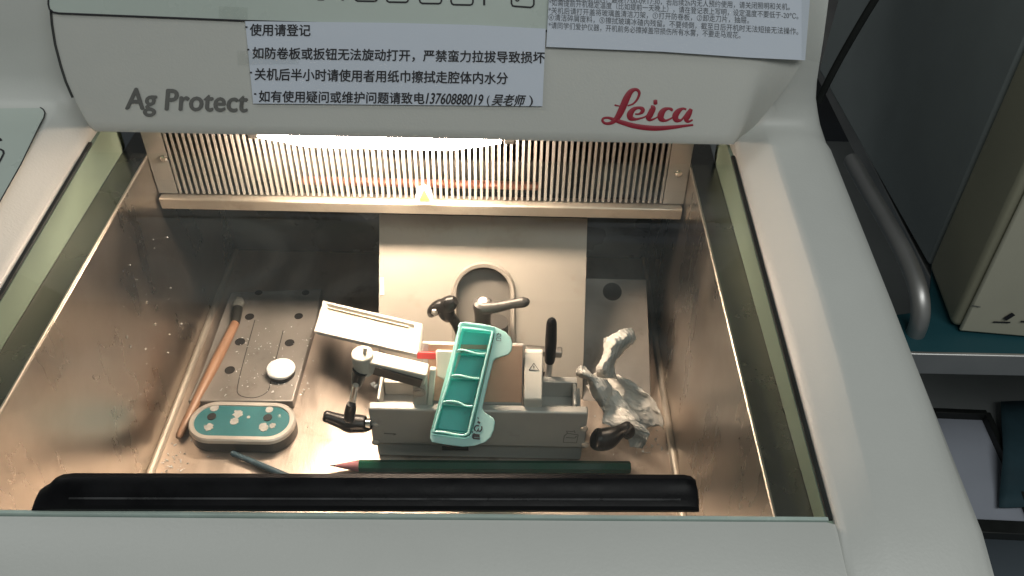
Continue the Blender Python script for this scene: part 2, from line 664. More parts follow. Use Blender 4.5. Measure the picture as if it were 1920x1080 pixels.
m.build('copper_pipe', M['coppertube'], cryo)
# warning sticker on the lip
m = MB()
N_ = V((0, -1, 0))
sp = [pt(x, y, y=0.4848) for x, y in ((781, 380), (778, 368), (784, 352), (795, 346), (807, 352), (812, 368), (811, 380))]
m.prism(sp, (0, 0.0004, 0))
stk = m.build('warning_sticker', M['white'], lip)
m = MB()
m.prism([pt(x, y, y=0.4845) for x, y in ((786, 376), (795, 356), (806, 376))], (0, 0.0002, 0))
# ---- lamp
m_y = m
m_y.build('yellow_triangle', M['yellow'], lip)
LY, LZ = 0.472, 0.1990
m = MB()
pth, rd = [], []
for i in range(17):
    t = i / 16
    pth.append((-0.094 + 0.149 * t, LY, LZ))
    rd.append(0.0078 * (0.35 + 0.65 * min(1, 5 * min(t, 1 - t))))
m.tube(pth, rd, 14)
m.build('lamp_tube', M['lamp'], cryo)
for xx in (-0.102, 0.057):
    m = MB()
    m.tube([(xx, LY, LZ), (xx + 0.006, LY, LZ)], 0.0032, 14)
    m.build('lamp_socket', M['white'], cryo)

# ---- side frames (lofted)
#            y      z      ny     nz   hscale bulge  xout  (front to back, then up the column)
PATH = [(0.118, -0.75, -1, 0.0, 0.1, 1, 0), (0.118, -0.10, -1, 0.0, 0.1, 1, 0), (0.122, 0.06, -0.98, 0.2, 0.1, 1, 0),
        (0.134, 0.120, -0.94, 0.34, 0.12, 1, 0), (0.152, 0.155, -0.78, 0.62, 0.03, 1, 0), (0.176, 0.176, -0.45, 0.89, 0.05, 1, 0),
        (0.206, 0.184, -0.12, 0.99, 0.22, 0.9, 0), (0.235, 0.1856, -0.055, 1, 0.5, 0.75, 0), (0.28, 0.1881, -0.055, 1, 0.85, 0.5, 0),
        (0.33, 0.1908, -0.055, 1, 1, 0.2, 0), (0.38, 0.1936, -0.055, 1, 1, 0, 0), (0.43, 0.1963, -0.055, 1, 1, 0, 0),
        (0.458, 0.1980, -0.09, 1, 1, 0, 0.0), (0.471, 0.2020, -0.4, 0.92, 0.9, 0, 0.15), (0.479, 0.2130, -0.8, 0.6, 0.5, 0, 0.4),
        (0.4785, 0.230, -0.98, 0.1, 0.3, 0, 0.7), (0.4735, 0.250, -1, 0.02, 0.12, 0, 0.95), (0.4745, 0.265, -0.98, 0.2, 0.06, 0, 1), (0.4835, 0.285, -0.9, 0.42, 0.04, 0, 1),
        (0.4990, 0.315, -0.883, 0.469, 0.04, 0, 1), (0.535, 0.375, -0.883, 0.469, 0.05, 0, 1), (0.62, 0.535, -0.883, 0.469, 0.05, 0, 1)]


PATH_R = [q_ for q_ in PATH if q_[1] < 0.1985] + [(0.467, 0.2000, -0.25, 0.97, 0.9, 0, 0.1), (0.4735, 0.2045, -0.6, 0.8, 0.75, 0, 0.2), (0.4772, 0.2105, -0.85, 0.5, 0.6, 0, 0.35),
        (0.4786, 0.218, -0.97, 0.2, 0.45, 0, 0.5), (0.4782, 0.228, -0.99, 0.05, 0.3, 0, 0.7), (0.4762, 0.240, -1, -0.03, 0.18, 0, 0.85), (0.4745, 0.252, -1, 0.02, 0.1, 0, 0.95),
        (0.4762, 0.267, -0.96, 0.25, 0.05, 0, 1), (0.4835, 0.285, -0.9, 0.42, 0.04, 0, 1), (0.4990, 0.315, -0.883, 0.469, 0.04, 0, 1)] + PATH[-2:]
PATH_L = [q_ for q_ in PATH if q_[1] < 0.1985] + [(0.474, 0.2020, -0.4, 0.92, 0.9, 0, 0.15), (0.484, 0.2130, -0.8, 0.6, 0.6, 0, 0.4), (0.488, 0.230, -0.97, 0.24, 0.35, 0, 0.7),
        (0.489, 0.255, -1, 0.05, 0.2, 0, 0.95), (0.493, 0.285, -0.95, 0.3, 0.12, 0, 1), (0.504, 0.315, -0.90, 0.44, 0.08, 0, 1)] + PATH[-2:]


def frame(sgn, prof):
    rows = []
    for (y, z, ny, nz, hs, bu, xo) in (PATH_R if sgn > 0 else PATH_L):
        n = V((0, ny, nz)).normalized()
        row = []
        for (x, h, hb, kind) in prof:
            xx = x + hb * bu
            if kind == 1:
                xx -= 0.019 * xo        # the column is a little narrower than the frame
            if kind == 2:
                xx -= 0.006 * xo
            hh = h * hs if h > 0 else h
            row.append(V((sgn * xx, y, z)) + n * hh)
        rows.append(row)
    m = MB()
    m.loft(rows)
    return m


PR = [(0.1990, -0.03, 0, 2), (0.1990, -0.0015, 0, 2), (0.1998, 0.001, 0, 2), (0.203, 0.0040, 0, 2), (0.209, 0.0092, 0, 2), (0.2146, 0.0138, 0, 2),
      (0.2160, 0.0145, 0, 0), (0.2205, 0.0145, 0, 0), (0.232, 0.0148, 0, 1), (0.243, 0.0140, 0, 1), (0.2495, 0.0115, 0, 1), (0.2545, 0.007, 0, 1),
      (0.2580, 0.0005, 0, 1), (0.2600, -0.010, 0, 1), (0.2610, -0.03, 0, 1), (0.2615, -0.05, 0.003, 1), (0.262, -0.062, 0.010, 1), (0.262, -0.085, 0.022, 1),
      (0.262, -0.12, 0.030, 1), (0.262, -0.3, 0.030, 1)]
frame(1, PR).build('side_frame', M['housing'], cryo, angle=60)
PL = [(0.1990, -0.03, 0, 2), (0.1990, -0.0015, 0, 2), (0.1998, 0.001, 0, 2), (0.203, 0.0040, 0, 2), (0.209, 0.0092, 0, 2), (0.2152, 0.0142, 0, 2),
      (0.2166, 0.0150, 0, 0), (0.2200, 0.0154, 0, 0), (0.25, 0.0160, 0, 0), (0.30, 0.0160, 0, 0), (0.36, 0.015, 0, 0), (0.38, 0.01, 0, 0), (0.39, -0.01, 0, 0),
      (0.392, -0.06, 0, 0), (0.392, -0.3, 0, 0)]
frame(-1, PL).build('side_frame', M['housing'], cryo, angle=60)
# front panel below the window
rows = []
for (y, z, ny, nz, hs, bu, xo) in PATH[:6] + [(-0.004, 0.1822, 0, 1, 0, 0, 0), (0.0, 0.1826, 0, 1, 0, 0, 0), (0.0002, 0.16, 0, 1, 0, 0, 0)]:
    rows.append([(x, (y if y > 0.1 else yf(max(-0.2, min(0.2, x))) - 0.0022 + y), z + dz - (0.004 if (y < 0.1 and abs(x) > 0.2) else 0)) for x, dz in
                 ((-0.25, -0.006), (-0.225, -0.001), (-0.2, 0.001), (-0.1, 0.001), (0, 0.001), (0.1, 0.0014), (0.195, 0.0018), (0.205, 0.0020), (0.22, 0.0014), (0.235, -0.0004), (0.25, -0.006))])
m = MB()
m.loft(rows)
m.build('front_panel', M['housing'], cryo, angle=60)

# ---- sliding window
m = MB()
q = [(-0.1958, yf(-0.1958)), (0.1958, yf(0.1958)), (0.1958, 0.450), (-0.1958, 0.450)]
m.add([(x, y, zwin(y)) for x, y in q], [(0, 1, 2, 3)])
win = m.build('glass_window', M['glass'], cryo, smooth=False)
if win.data.polygons[0].normal.z < 0:
    win.data.flip_normals()
m = MB()
ge = []
for dz in (-0.002, 0.0012):
    for x, dy in ((-0.1958, -0.0018), (0.1958, -0.0018), (0.1958, -0.0002), (-0.1958, -0.0002)):
        ge.append((x, yf(x) + dy, zwin(0.206) + dz))
m.hexa(ge)
m.build('glass_edge', mat('green_glass_edge', (0.42, 0.52, 0.48), 0.2, var=0.1), win)
# handle bar: lofted along X
XL, XR = -0.1305, 0.1425
prof = [(-0.0004, 0.1856), (-0.0008, 0.1875), (-0.0002, 0.1895), (0.0016, 0.1908), (0.0030, 0.1922), (0.0062, 0.1950), (0.0090, 0.1958), (0.0116, 0.1950),
        (0.0128, 0.1925), (0.0128, 0.1862)]
rows = []


def ybar(x):
    return 0.2062 + 0.0060 * (x + 0.131) / 0.2685


for x, k in ((XL, 0.15), (XL + 0.001, 0.32), (XL + 0.003, 0.46), (XL + 0.0055, 0.60), (XL + 0.008, 0.82), (XL + 0.011, 0.95), (XL + 0.016, 1), (0, 1), (XR - 0.016, 1), (XR - 0.006, 1.0), (XR - 0.003, 0.95),
             (XR - 0.001, 0.8), (XR, 0.5)):
    rows.append([(x, ybar(x) + y * (0.5 + 0.5 * k), 0.1856 + (z - 0.1856) * k) for y, z in prof])
m = MB()
m.loft(rows, closed=True, caps=True)
bar = m.build('handle_bar', M['blackplastic'], win, angle=28)
m = MB()
m.tube([(x, ybar(x) + 0.0019, 0.1912) for x in (XL + 0.016, -0.05, 0.03, 0.09, XR - 0.008)], 0.00045, 8)
m.build('bar_highlight_ridge', mat('highlight_grey', (0.05, 0.05, 0.052), 0.3, var=0.6, scale=60), bar)  # paler bead that paints the highlight line along the black bar

# ---- console above the window
FO = V((0, 0.4436, 0.215))
FN = V((0, -0.883, 0.469)).normalized()
FU = V((0, 0.469, 0.883)).normalized()


def fp(px, py):
    return ptp(px, py, FO, FN)


edge = [(172, 247), (165, 240), (157, 227), (146, 207), (133, 183), (120, 153), (111, 125), (100, 83), (94, 45), (91, 10), (90, -40)]
redge = [(1377, 277), (1380, 270), (1388, 257), (1395, 237), (1402, 212), (1411, 182), (1418, 154), (1425, 112), (1430, 74), (1434, 40), (1437, -10)]
rows = []
for i, (px, py) in enumerate(edge):
    p = fp(px, py)
    t = (p - FO).dot(FU)
    if i == 0:
        t = 0.0008
    xl = p.x
    pr_ = fp(*redge[i])
    xr = pr_.x
    k = min(1, t / 0.07)
    base = FO + FU * t
    drop = 0.0 if i else 0.0012

    def sweep(xr, t):
        # the right end flows back into the column in a hollow curve
        tab = [(0, 0.031), (0.02, 0.018), (0.04, 0.006), (0.056, 0.0012), (9, 0.001)]
        gk = 0.001
        for (t0_, g0), (t1_, g1) in zip(tab, tab[1:]):
            if t0_ <= t <= t1_:
                gk = g0 + (g1 - g0) * (t - t0_) / (t1_ - t0_)
        wk = 0.010 + 0.016 * min(1, t / 0.05)
        return [P(xr + wk * q_, -0.0006 - gk * (1 - (1 - q_) ** 1.8)) for q_ in (0.06, 0.16, 0.3, 0.5, 0.75, 1.0)]

    def P(x, h):
        return V((x, 0, 0)) + base + FN * h
    rows.append([P(xl - 0.004, -0.05), P(xl - 0.0015, -0.010), P(xl + 0.0008, -0.0015 - drop), P(xl + 0.004, -drop), P(-0.08, -drop), P(0, -drop), P(0.08, -drop),
                 P(xr - 0.008, -drop), P(xr - 0.002, -0.0006 - drop)] + sweep(xr, t))
# up and over the top
for t in (0.16, 0.30):
    base = FO + FU * t
    rows.append([V((x, 0, 0)) + base + FN * h for x, h in ((-0.206, -0.05), (-0.2035, -0.010), (-0.2012, -0.0015), (-0.198, 0), (-0.08, 0), (0, 0), (0.08, 0),
                                                       (0.198, 0), (0.204, -0.0006), (0.2056, -0.0007), (0.2082, -0.001), (0.2118, -0.0013), (0.217, -0.0016), (0.2235, -0.002), (0.230, -0.0024))])
m = MB()
m.loft(rows)
console = m.build('console', M['console'], cryo, angle=40)
m = MB()   # underside and lamp pocket
m.add([(-0.180, 0.4462, 0.2150), (0.187, 0.4462, 0.2150), (0.187, 0.552, 0.2245), (-0.180, 0.552, 0.2245)], [(0, 1, 2, 3)])
m.build('console_underside', M['white'], cryo, solid=0.001)

m = MB()   # dark joint along the console's left edge
stroke_pts = [fp(px, py) + FN * 0.0 + V((0.0004, 0, 0)) - FN * 0.0012 for px, py in edge[4:10]]
m.tube(stroke_pts, 0.0007, 8)
m.build('joint_line', M['gasket'], console)
# control panel membrane on the console
m = MB()
cp = [fp(x, y) for x, y in ((93, -60), (92, 8), (94, 17), (101, 23), (112, 25), (460, 39), (900, 52), (1330, 72), (1440, 76), (1442, -60))]
m.prism([p + FN * 0.0001 for p in cp], FN * 0.0006)
membrane = m.build('control_panel', M['membrane'], console)
m = MB()
m.tube([p + FN * 0.0008 for p in cp[:-1]], 0.00055, 8, flat=(FN, 0.5))
m.build('panel_outline', M['ink'], membrane)
m = MB()


def stroke(mb, pts, wid, fn, n, lift=0.0006, flat=0.3, sm=0, seg=8):
    """pts (px, py[, half width scale]); fn maps a pixel to the surface"""
    if sm:
        pts = smoothpath([p if len(p) == 3 else (p[0], p[1], 1) for p in pts], sm)
    path = [fn(p[0], p[1]) + n * lift for p in pts]
    rad = [wid * (p[2] if len(p) > 2 else 1) for p in pts]
    mb.tube(path, rad, seg, flat=(n, flat))


def fpm(px, py):
    return fp(px, py)


for (x0, x1, yb) in ((666, 708, 2), (725, 766, 4), (787, 828, 6.5), (846, 887, 9)):
    stroke(m, [(x0, yb - 36), (x0, yb - 6), (x0 + 1.5, yb - 2), (x0 + 5, yb), (x1 - 5, yb + 0.5), (x1 - 1.5, yb - 1), (x1, yb - 5), (x1, yb - 36)], 0.00052, fpm, FN, 0.0009)
for (x, yb) in ((643, 1), (908, 10)):
    stroke(m, [(x, yb - 30), (x, yb)], 0.00065, fpm, FN, 0.0009)
stroke(m, [(959, -20), (959, 6), (961, 11), (966, 12), (995, 14), (999, 12), (1001, 8), (1001, -20)], 0.00052, fpm, FN, 0.0009)
stroke(m, [(967, -4), (967, 0), (970, 2), (973, 0), (973, -4)], 0.0004, fpm, FN, 0.0009, sm=3)
stroke(m, [(597, -6), (597, 0), (607, 0), (607, -6)], 0.0004, fpm, FN, 0.0009)
m.build('key_symbols', M['ink'], membrane)

# lettering on the console
m = MB()
text_quad(m, 'Ag Protect', [fp(235, 217), fp(462, 222), fp(466, 172), fp(239, 165)], FN, 0.0003, offset=0.032)
m.build('lettering', M['greyink'], console)
# red script emblem (strokes traced in photo pixels: x = 1120 + u/9.6, y = 150 + v/9.6)
m = MB()


def lk(pts, wid=1.0, sm=5):
    q = [(1120 + a / 9.6, 150 + b / 9.6, c) for a, b, c in pts]
    stroke(m, q, 0.00033 / 9.6 * wid, fp, FN, 0.0002, flat=0.12, sm=sm, seg=10)


UW = 1.0
# L: loop, stem, foot loop, underline swash
lk([(545, 462, 14), (640, 430, 16), (715, 350, 20), (755, 250, 24), (735, 190, 26), (680, 170, 28), (600, 210, 46), (530, 320, 60), (470, 460, 62),
    (400, 610, 58), (340, 700, 48), (250, 770, 32), (150, 780, 24), (95, 740, 22), (110, 690, 20), (200, 680, 22), (320, 720, 34), (450, 765, 40), (640, 820, 44),
    (850, 855, 46), (1080, 868, 44), (1350, 850, 34), (1560, 825, 24), (1725, 808, 18)])
lk([(310, 450, 16), (345, 458, 14), (400, 470, 10)])
# e
lk([(680, 612, 14), (750, 610, 18), (810, 570, 34), (810, 520, 36), (740, 498, 24), (650, 530, 40), (590, 610, 56), (600, 680, 50), (680, 705, 26), (770, 690, 18), (860, 660, 14), (930, 600, 10)])
# i
lk([(960, 500, 40), (1000, 510, 52), (960, 600, 54), (925, 680, 52), (960, 715, 26), (1030, 695, 16), (1090, 660, 12)])
lk([(1010, 400, 36), (1045, 398, 46), (1080, 396, 36)], sm=3)
# c
lk([(1330, 560, 18), (1335, 530, 26), (1280, 512, 22), (1200, 540, 44), (1145, 620, 58), (1150, 695, 52), (1220, 730, 24), (1300, 705, 16), (1370, 660, 12)])
# a
lk([(1600, 530, 18), (1540, 515, 22), (1460, 560, 46), (1405, 640, 56), (1420, 715, 46), (1500, 725, 22), (1560, 660, 14), (1620, 570, 12)])
lk([(1690, 520, 30), (1650, 600, 50), (1605, 700, 50), (1640, 748, 24), (1715, 715, 16)])
m.build('script_emblem', M['redink'], console)

# pictogram pad on the left frame
LN = V((0, -0.055, 1)).normalized()
LO = V((-0.25, 0.3, zwin(0.3) + 0.0162))


def lp(px, py):
    return ptp(px, py, LO, LN)


m = MB()
lpo = [lp(x, y) for x, y in ((-140, 590), (0, 381), (40, 310), (76, 235), (83, 222), (85, 213), (82, 207), (72, 200), (40, 186), (0, 170), (-260, 90))]
m.prism([p + LN * 0.0001 for p in lpo], LN * 0.0005)
pad = m.build('side_pad', M['membrane'], cryo)
m = MB()
m.tube([p + LN * 0.0007 for p in lpo], 0.0004, 8, flat=(LN, 0.5))
stroke(m, [(-18, 300), (-8, 284), (-3, 282), (2, 282), (7, 285), (8, 290), (2, 302), (-12, 326)], 0.0006, lp, LN, 0.0009)
stroke(m, [(0, 262), (3, 266)], 0.0008, lp, LN, 0.0009)
m.build('pad_symbols', M['ink'], pad)

# ---- central back panel with the arched opening
PO = V((0, 0.435, 0.0))
PT = V((0, 0.513, 0.107))
PU = (PT - PO).normalized()
PN = V((0, -PU.z, PU.y))


def bp_(px, py):
    return ptp(px, py, PO, PN)


m = MB()
cx = 907
arch_out = [bp_(848, 660)] + [bp_(cx + 60 * math.cos(a), 547 - 57 * math.sin(a)) for a in [math.pi - math.pi * k / 20 for k in range(21)]] + [bp_(968, 660)]
arch_in = [bp_(859, 660)] + [bp_(cx + 49 * math.cos(a), 549 - 46 * math.sin(a)) for a in [math.pi - math.pi * k / 20 for k in range(21)]] + [bp_(957, 660)]
tl, tr = V((-0.0335, 0, 0)) + PT, V((0.1170, 0, 0)) + PT
bl, br = V((-0.0335, 0, 0)) + PO, V((0.1170, 0, 0)) + PO
n = len(arch_out)
# plate with opening: strips from the arch to the outline
outl = []
for k in range(n):
    a = math.pi - math.pi * (k - 1) / 20
    if k == 0:
        outl.append(bl)
    elif k == n - 1:
        outl.append(br)
    else:
        dx, dy = math.cos(a), math.sin(a)
        u = 0.5 + 0.5 * max(-1, min(1, dx * 1.6))
        hgt = min(1, 0.55 + dy * 1.0)
        if hgt < 1:
            e0 = bl if dx < 0 else br
            e1 = tl if dx < 0 else tr
            outl.append(e0.lerp(e1, hgt))
        else:
            outl.append(tl.lerp(tr, u))
outl[6 if False else 1] = bl.lerp(tl, 0.55)
vs = outl + arch_out
fs = [(i, i + 1, n + i + 1, n + i) for i in range(n - 1)]
# make sure the two top corners are on the outline
il = min(range(n), key=lambda i: (outl[i] - tl).length)
ir = min(range(n), key=lambda i: (outl[i] - tr).length)
vs[il], vs[ir] = tl, tr
m.add(vs, fs)
back = m.build('back_panel', M['panelgrey'], cryo, smooth=False, solid=0.003)
m = MB()
rows = [[p + PN * 0.0022 for p in arch_out], [p + PN * 0.0045 for p in [o.lerp(i, 0.3) for o, i in zip(arch_out, arch_in)]],
        [p + PN * 0.0035 for p in [o.lerp(i, 0.8) for o, i in zip(arch_out, arch_in)]], [p - PN * 0.006 for p in arch_in]]
m.loft(rows)
m.build('arch_rim', M['panelgrey'], back, angle=50)
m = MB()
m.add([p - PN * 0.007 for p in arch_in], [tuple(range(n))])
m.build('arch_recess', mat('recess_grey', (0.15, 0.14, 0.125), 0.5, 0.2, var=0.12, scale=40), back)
m = MB()   # sides of the cast housing behind the panel
for xs in (-0.0335, 0.1170):
    m.add([(xs, PO.y, 0), (xs, PT.y, PT.z), (xs, 0.59, PT.z), (xs, 0.59, 0)], [(0, 1, 2, 3)])
m.add([(-0.0335, PT.y, PT.z), (0.1170, PT.y, PT.z), (0.1145, 0.59, PT.z), (-0.0335, 0.59, PT.z)], [(0, 1, 2, 3)])
m.build('panel_housing', M['steel_dark'], back, smooth=False)
m = MB()
q = [bp_(x, y) for x, y in ((714, 520), (720, 520), (721, 552), (714, 552))]
m.prism([p + PN * 0.0018 for p in q], PN * 0.0006)
m.build('white_tag', M['white'], back)
# ---- right chute plate
CO, CT = V((0, 0.432, 0.0)), V((0, 0.519, 0.0445))
CU = (CT - CO).normalized()
CN = V((0, -CU.z, CU.y))
m = MB()
m.prism([V((0.1175, 0, 0)) + CO, V((0.168, 0, 0)) + CO, V((0.168, 0, 0)) + CT, V((0.1175, 0, 0)) + CT], CN * -0.003)
ch = m.build('chute_plate', M['shelf'], cryo, bevel=0.0006)
m = MB()
c = ptp(1148, 547, CO, CN)
m.disc(c - CN * 0.001, CN, 0.0073, 0.0013, 28)
m.build('round_hole', M['darkhole'], ch)
# ---- left shelf plate with two rows of holes
ZS = 0.008
m = MB()
q = [pt(x, y, z=ZS) for x, y in ((432, 548), (603, 541), (592, 600), (549, 752), (352, 752), (380, 690))]
m.prism([V((p.x, p.y, 0.0003)) for p in q], (0, 0, ZS - 0.0003))
shelf = m.build('storage_shelf', M['shelf'], cryo, bevel=0.0008)
for (px, py, r) in ((485, 549, 7), (573, 549, 7), (468, 594, 8.5), (560, 593, 8), (450, 641, 9.5), (543, 643, 9), (431, 694, 9.5), (520, 696, 9)):
    p = pt(px, py, z=ZS)
    m = MB()
    d = (p - CAM).dot(ROT @ V((0, 0, -1)))
    m.disc(p - V((0, 0, 0.0005)), (0, 0, 1), r * d / FPX, 0.0008, 20)
    m.build('shelf_hole', M['darkhole'], shelf)
m = MB()


def sp_(px, py):
    return pt(px, py, z=ZS)


stroke(m, [(478, 600), (460, 665), (446, 722), (448, 740), (470, 746), (490, 742), (504, 730), (511, 700), (531, 620)], 0.00035, sp_, V((0, 0, 1)), 0.0001, sm=4)
m.build('shelf_groove', M['bronze'], shelf)
ZB = 0.0135


def stadium(x0, x1, y0, y1, z, k=0.0):
    """stadium outline in the XY plane"""
    r = (y1 - y0) / 2 - k
    cy = (y0 + y1) / 2
    out = []
    for j in range(17):
        a = -math.pi / 2 + math.pi * j / 16
        out.append(V((x1 - (y1 - y0) / 2 + r * math.cos(a), cy + r * math.sin(a), z)))
    for j in range(17):
        a = math.pi / 2 + math.pi * j / 16
        out.append(V((x0 + (y1 - y0) / 2 + r * math.cos(a), cy + r * math.sin(a), z)))
    return out


bx0, bx1 = pt(352, 790, z=ZB).x, pt(553, 790, z=ZB).x
by0, by1 = pt(452, 826, z=ZB).y, pt(452, 752, z=ZB).y
cool = thing('cooling_block', 'oval metal cooling block with worn teal top before the perforated shelf', 'cooling block', ((bx0 + bx1) / 2, (by0 + by1) / 2, 0.0))
m = MB()
m.loft([stadium(bx0, bx1, by0, by1, 0.0005), stadium(bx0, bx1, by0, by1, ZB - 0.004)], closed=True, caps=True)
m.build('block_body', M['bronze'], cool, angle=40)
m = MB()
m.loft([stadium(bx0, bx1, by0, by1, ZB - 0.004), stadium(bx0, bx1, by0, by1, ZB - 0.001), stadium(bx0, bx1, by0, by1, ZB, 0.001), stadium(bx0, bx1, by0, by1, ZB, 0.0038),
        stadium(bx0, bx1, by0, by1, ZB - 0.001, 0.0042)], closed=True)
m.build('block_rim', M['aluedge'], cool, angle=40)
m = MB()
m.loft([stadium(bx0, bx1, by0, by1, ZB - 0.0022, 0.0040), stadium(bx0, bx1, by0, by1, ZB - 0.0008, 0.0040)], closed=True, caps=True)
top = m.build('teal_top', M['teal'], cool, angle=40)
for (px, py) in ((397, 781), (502, 783)):
    p = pt(px, py, z=ZB - 0.0006)
    m = MB()
    m.disc(p - V((0, 0, 0.0004)), (0, 0, 1), 0.0031, 0.0007, 18)
    m.build('bolt_hole', M['darkhole'], top)
for (px, py, r) in ((402, 765, 0.0030), (505, 768, 0.0027), (391, 801, 0.0030), (494, 801, 0.0034), (446, 776, 0.0034), (439, 790, 0.0030), (511, 798, 0.0022), (466, 782, 0.0012)):
    p = pt(px, py, z=ZB - 0.0006)
    m = MB()
    rim = []
    for kk in range(22):
        aa = 2 * math.pi * kk / 22
        dv = V((math.cos(aa), math.sin(aa), 0))
        wob = 0.55 if r > 0.0031 or px in (391, 439, 511) else 0.15
        rim.append(p + dv * r * (1 + wob * noise.noise(dv * 2.2 + V((px, py, 0)))))
    m.prism([q_ - V((0, 0, 0.0003)) for q_ in rim], (0, 0, 0.0005))
    m.build('worn_spot', M['wornpaint'], top)

# ================================================================== KNIFE HOLDER
FY = 0.375      # front plate face
kh = thing('knife_holder', 'grey microtome knife holder with slotted front plate in the chamber centre', 'knife holder', (0.043, 0.40, 0.0))
m = MB()
m.box(-0.0265, 0.1135, FY + 0.003, 0.411, 0.0004, 0.0165)
base = m.build('base', M['greypaint'], kh, bevel=0.0012)
m = MB()
m.box(0.018, 0.036, FY + 0.0022, FY + 0.0035, 0.009, 0.0125)
m.build('base_slot', M['darkhole'], base)
m = MB()
m.box(-0.0284, 0.1148, FY, FY + 0.0065, 0.0172, 0.0535)
plate = m.build('front_plate', M['greypaint'], kh, bevel=0.0013)
for (px, py) in ((704, 797), (704, 829), (1095, 803), (1097, 834)):
    p = pt(px, py, y=FY)
    m = MB()
    m.tube([p + V((0, 0.0005, 0)), p + V((0, -0.0007, 0)), p + V((0, -0.0013, 0))], [0.0026, 0.0025, 0.0013], 16)
    m.build('rivet', M['greypaint'] if px < 1000 else M['aluedge'], plate)


def fy(px, py):
    return pt(px, py, y=FY)


NY_ = V((0, -1, 0))
m = MB()
stroke(m, [(720, 812), (742, 813.5)], 0.00055, fy, NY_, 0.0002)
stroke(m, [(738, 812), (743, 813.5), (738, 815.5)], 0.0003, fy, NY_, 0.0002)
m.build('arrow_symbol', M['greyink'], plate)
m = MB()
stroke(m, [(1058, 817), (1056, 829), (1081, 830), (1084, 815), (1064, 812), (1058, 817)], 0.0003, fy, NY_, 0.0002)
stroke(m, [(1064, 812), (1062, 808), (1074, 809), (1077, 807), (1078, 811)], 0.0003, fy, NY_, 0.0002)
stroke(m, [(1061, 820), (1078, 821), (1081, 817)], 0.0003, fy, NY_, 0.0002)
m.build('block_symbol', M['greyink'], plate)
# body
m = MB()
m.box(-0.0235, 0.0055, FY + 0.0068, 0.409, 0.0168, 0.040)
m.box(-0.0235, -0.0215, FY + 0.0068, 0.406, 0.0402, 0.0555)
m.box(-0.0213, 0.0055, 0.399, 0.406, 0.0402, 0.0525)
m.build('left_pocket', M['greypaint'], kh, bevel=0.0006)
m = MB()
m.box(0.0850, 0.1115, FY + 0.0068, 0.409, 0.0168, 0.040)
m.box(0.1055, 0.1075, FY + 0.0068, 0.400, 0.0402, 0.0545)
m.box(0.0850, 0.1085, 0.4005, 0.406, 0.0402, 0.0545)
m.build('right_pocket', M['greypaint'], kh, bevel=0.0006)
m = MB()
m.prism_x([(FY + 0.0068, 0.0168), (FY + 0.0068, 0.0525), (0.4055, 0.0845), (0.4075, 0.0845), (0.4105, 0.0168)], 0.0058, 0.0720)
wedge = m.build('wedge_block', M['greypaint'], kh, bevel=0.0008)
WN = V((0, -(0.0845 - 0.0525), (0.4055 - FY - 0.0068))).normalized()
WO = V((0, FY + 0.0068, 0.0525))


def wp(px, py):
    return ptp(px, py, WO, WN)


m = MB()
q = [V((0.010, FY + 0.008, 0.0540)), V((0.0713, FY + 0.008, 0.0540)), V((0.0713, 0.4052, 0.0844)), V((0.010, 0.4052, 0.0844))]
q = [p + WN * 0.0003 for p in q]
m.prism(q, WN * 0.0014)
m.build('pressure_plate', M['copper'], kh, bevel=0.0004)
m = MB()
m.prism_x([(FY + 0.0068, 0.0168), (FY + 0.0040, 0.0560), (FY + 0.0045, 0.0610), (0.4035, 0.0800), (0.4065, 0.0800), (0.4105, 0.0168)], 0.0727, 0.0846)
cb = m.build('clamp_block', M['cream'], kh, bevel=0.0007)
CBN = V((0, -(0.0800 - 0.0610), (0.4035 - FY - 0.0045))).normalized()
CBO = V((0, FY + 0.0045, 0.0610))


def cbp(px, py):
    return ptp(px, py, CBO, CBN)


m = MB()
stroke(m, [(992, 694), (1001, 681), (1010, 694), (992, 694)], 0.00032, cbp, CBN, 0.0002)
stroke(m, [(1001, 686), (1001, 691)], 0.0003, cbp, CBN, 0.0002)
m.build('warning_triangle', M['ink'], cb)
m = MB()
a, b = pt(985, 657, y=0.418), pt(1054, 661, y=0.418)
m.beam(a, b, 0.006, 0.0055)
m.build('slide_rail', M['shelf'], kh, bevel=0.001)
m = MB()
q = [wp(x, y) + WN * 0.0012 for x, y in ((783, 658), (818, 659), (818, 672), (783, 671))]
m.prism(q, WN * 0.003)
m.build('red_guard', M['red'], kh, bevel=0.0006)
m = MB()
q = [wp(x, y) + WN * 0.0022 for x, y in ((818, 654), (868, 656), (848, 716), (820, 703))]
m.prism(q, WN * 0.0035)
m.build('overlit_rail', M['cream'], kh, bevel=0.001)  # cream plate painting the glare on the left part of the block
# right handle
hy = 0.408
m = MB()
gp = [(1035, 597, 0.3), (1035, 600, 0.7), (1034.5, 605, 0.92), (1034, 615, 1), (1033, 640, 1.08), (1032, 660, 1.05), (1030.5, 676, 0.95), (1030, 679, 0.8)]
gp = smoothpath(gp, 3)
m.tube([pt(p[0], p[1], y=hy) for p in gp], [0.0036 * p[2] for p in gp], 16)
hs = MB()
sp2 = smoothpath([(1030, 676), (1029.5, 690), (1027, 704), (1021, 712), (1012, 713)], 4)
hs.tube([pt(p[0], p[1], y=hy) for p in sp2], 0.0023, 12)
hstem = hs.build('clamp_handle', M['trolleysteel'], kh)
m.build('black_grip', M['blackplastic'], hstem)
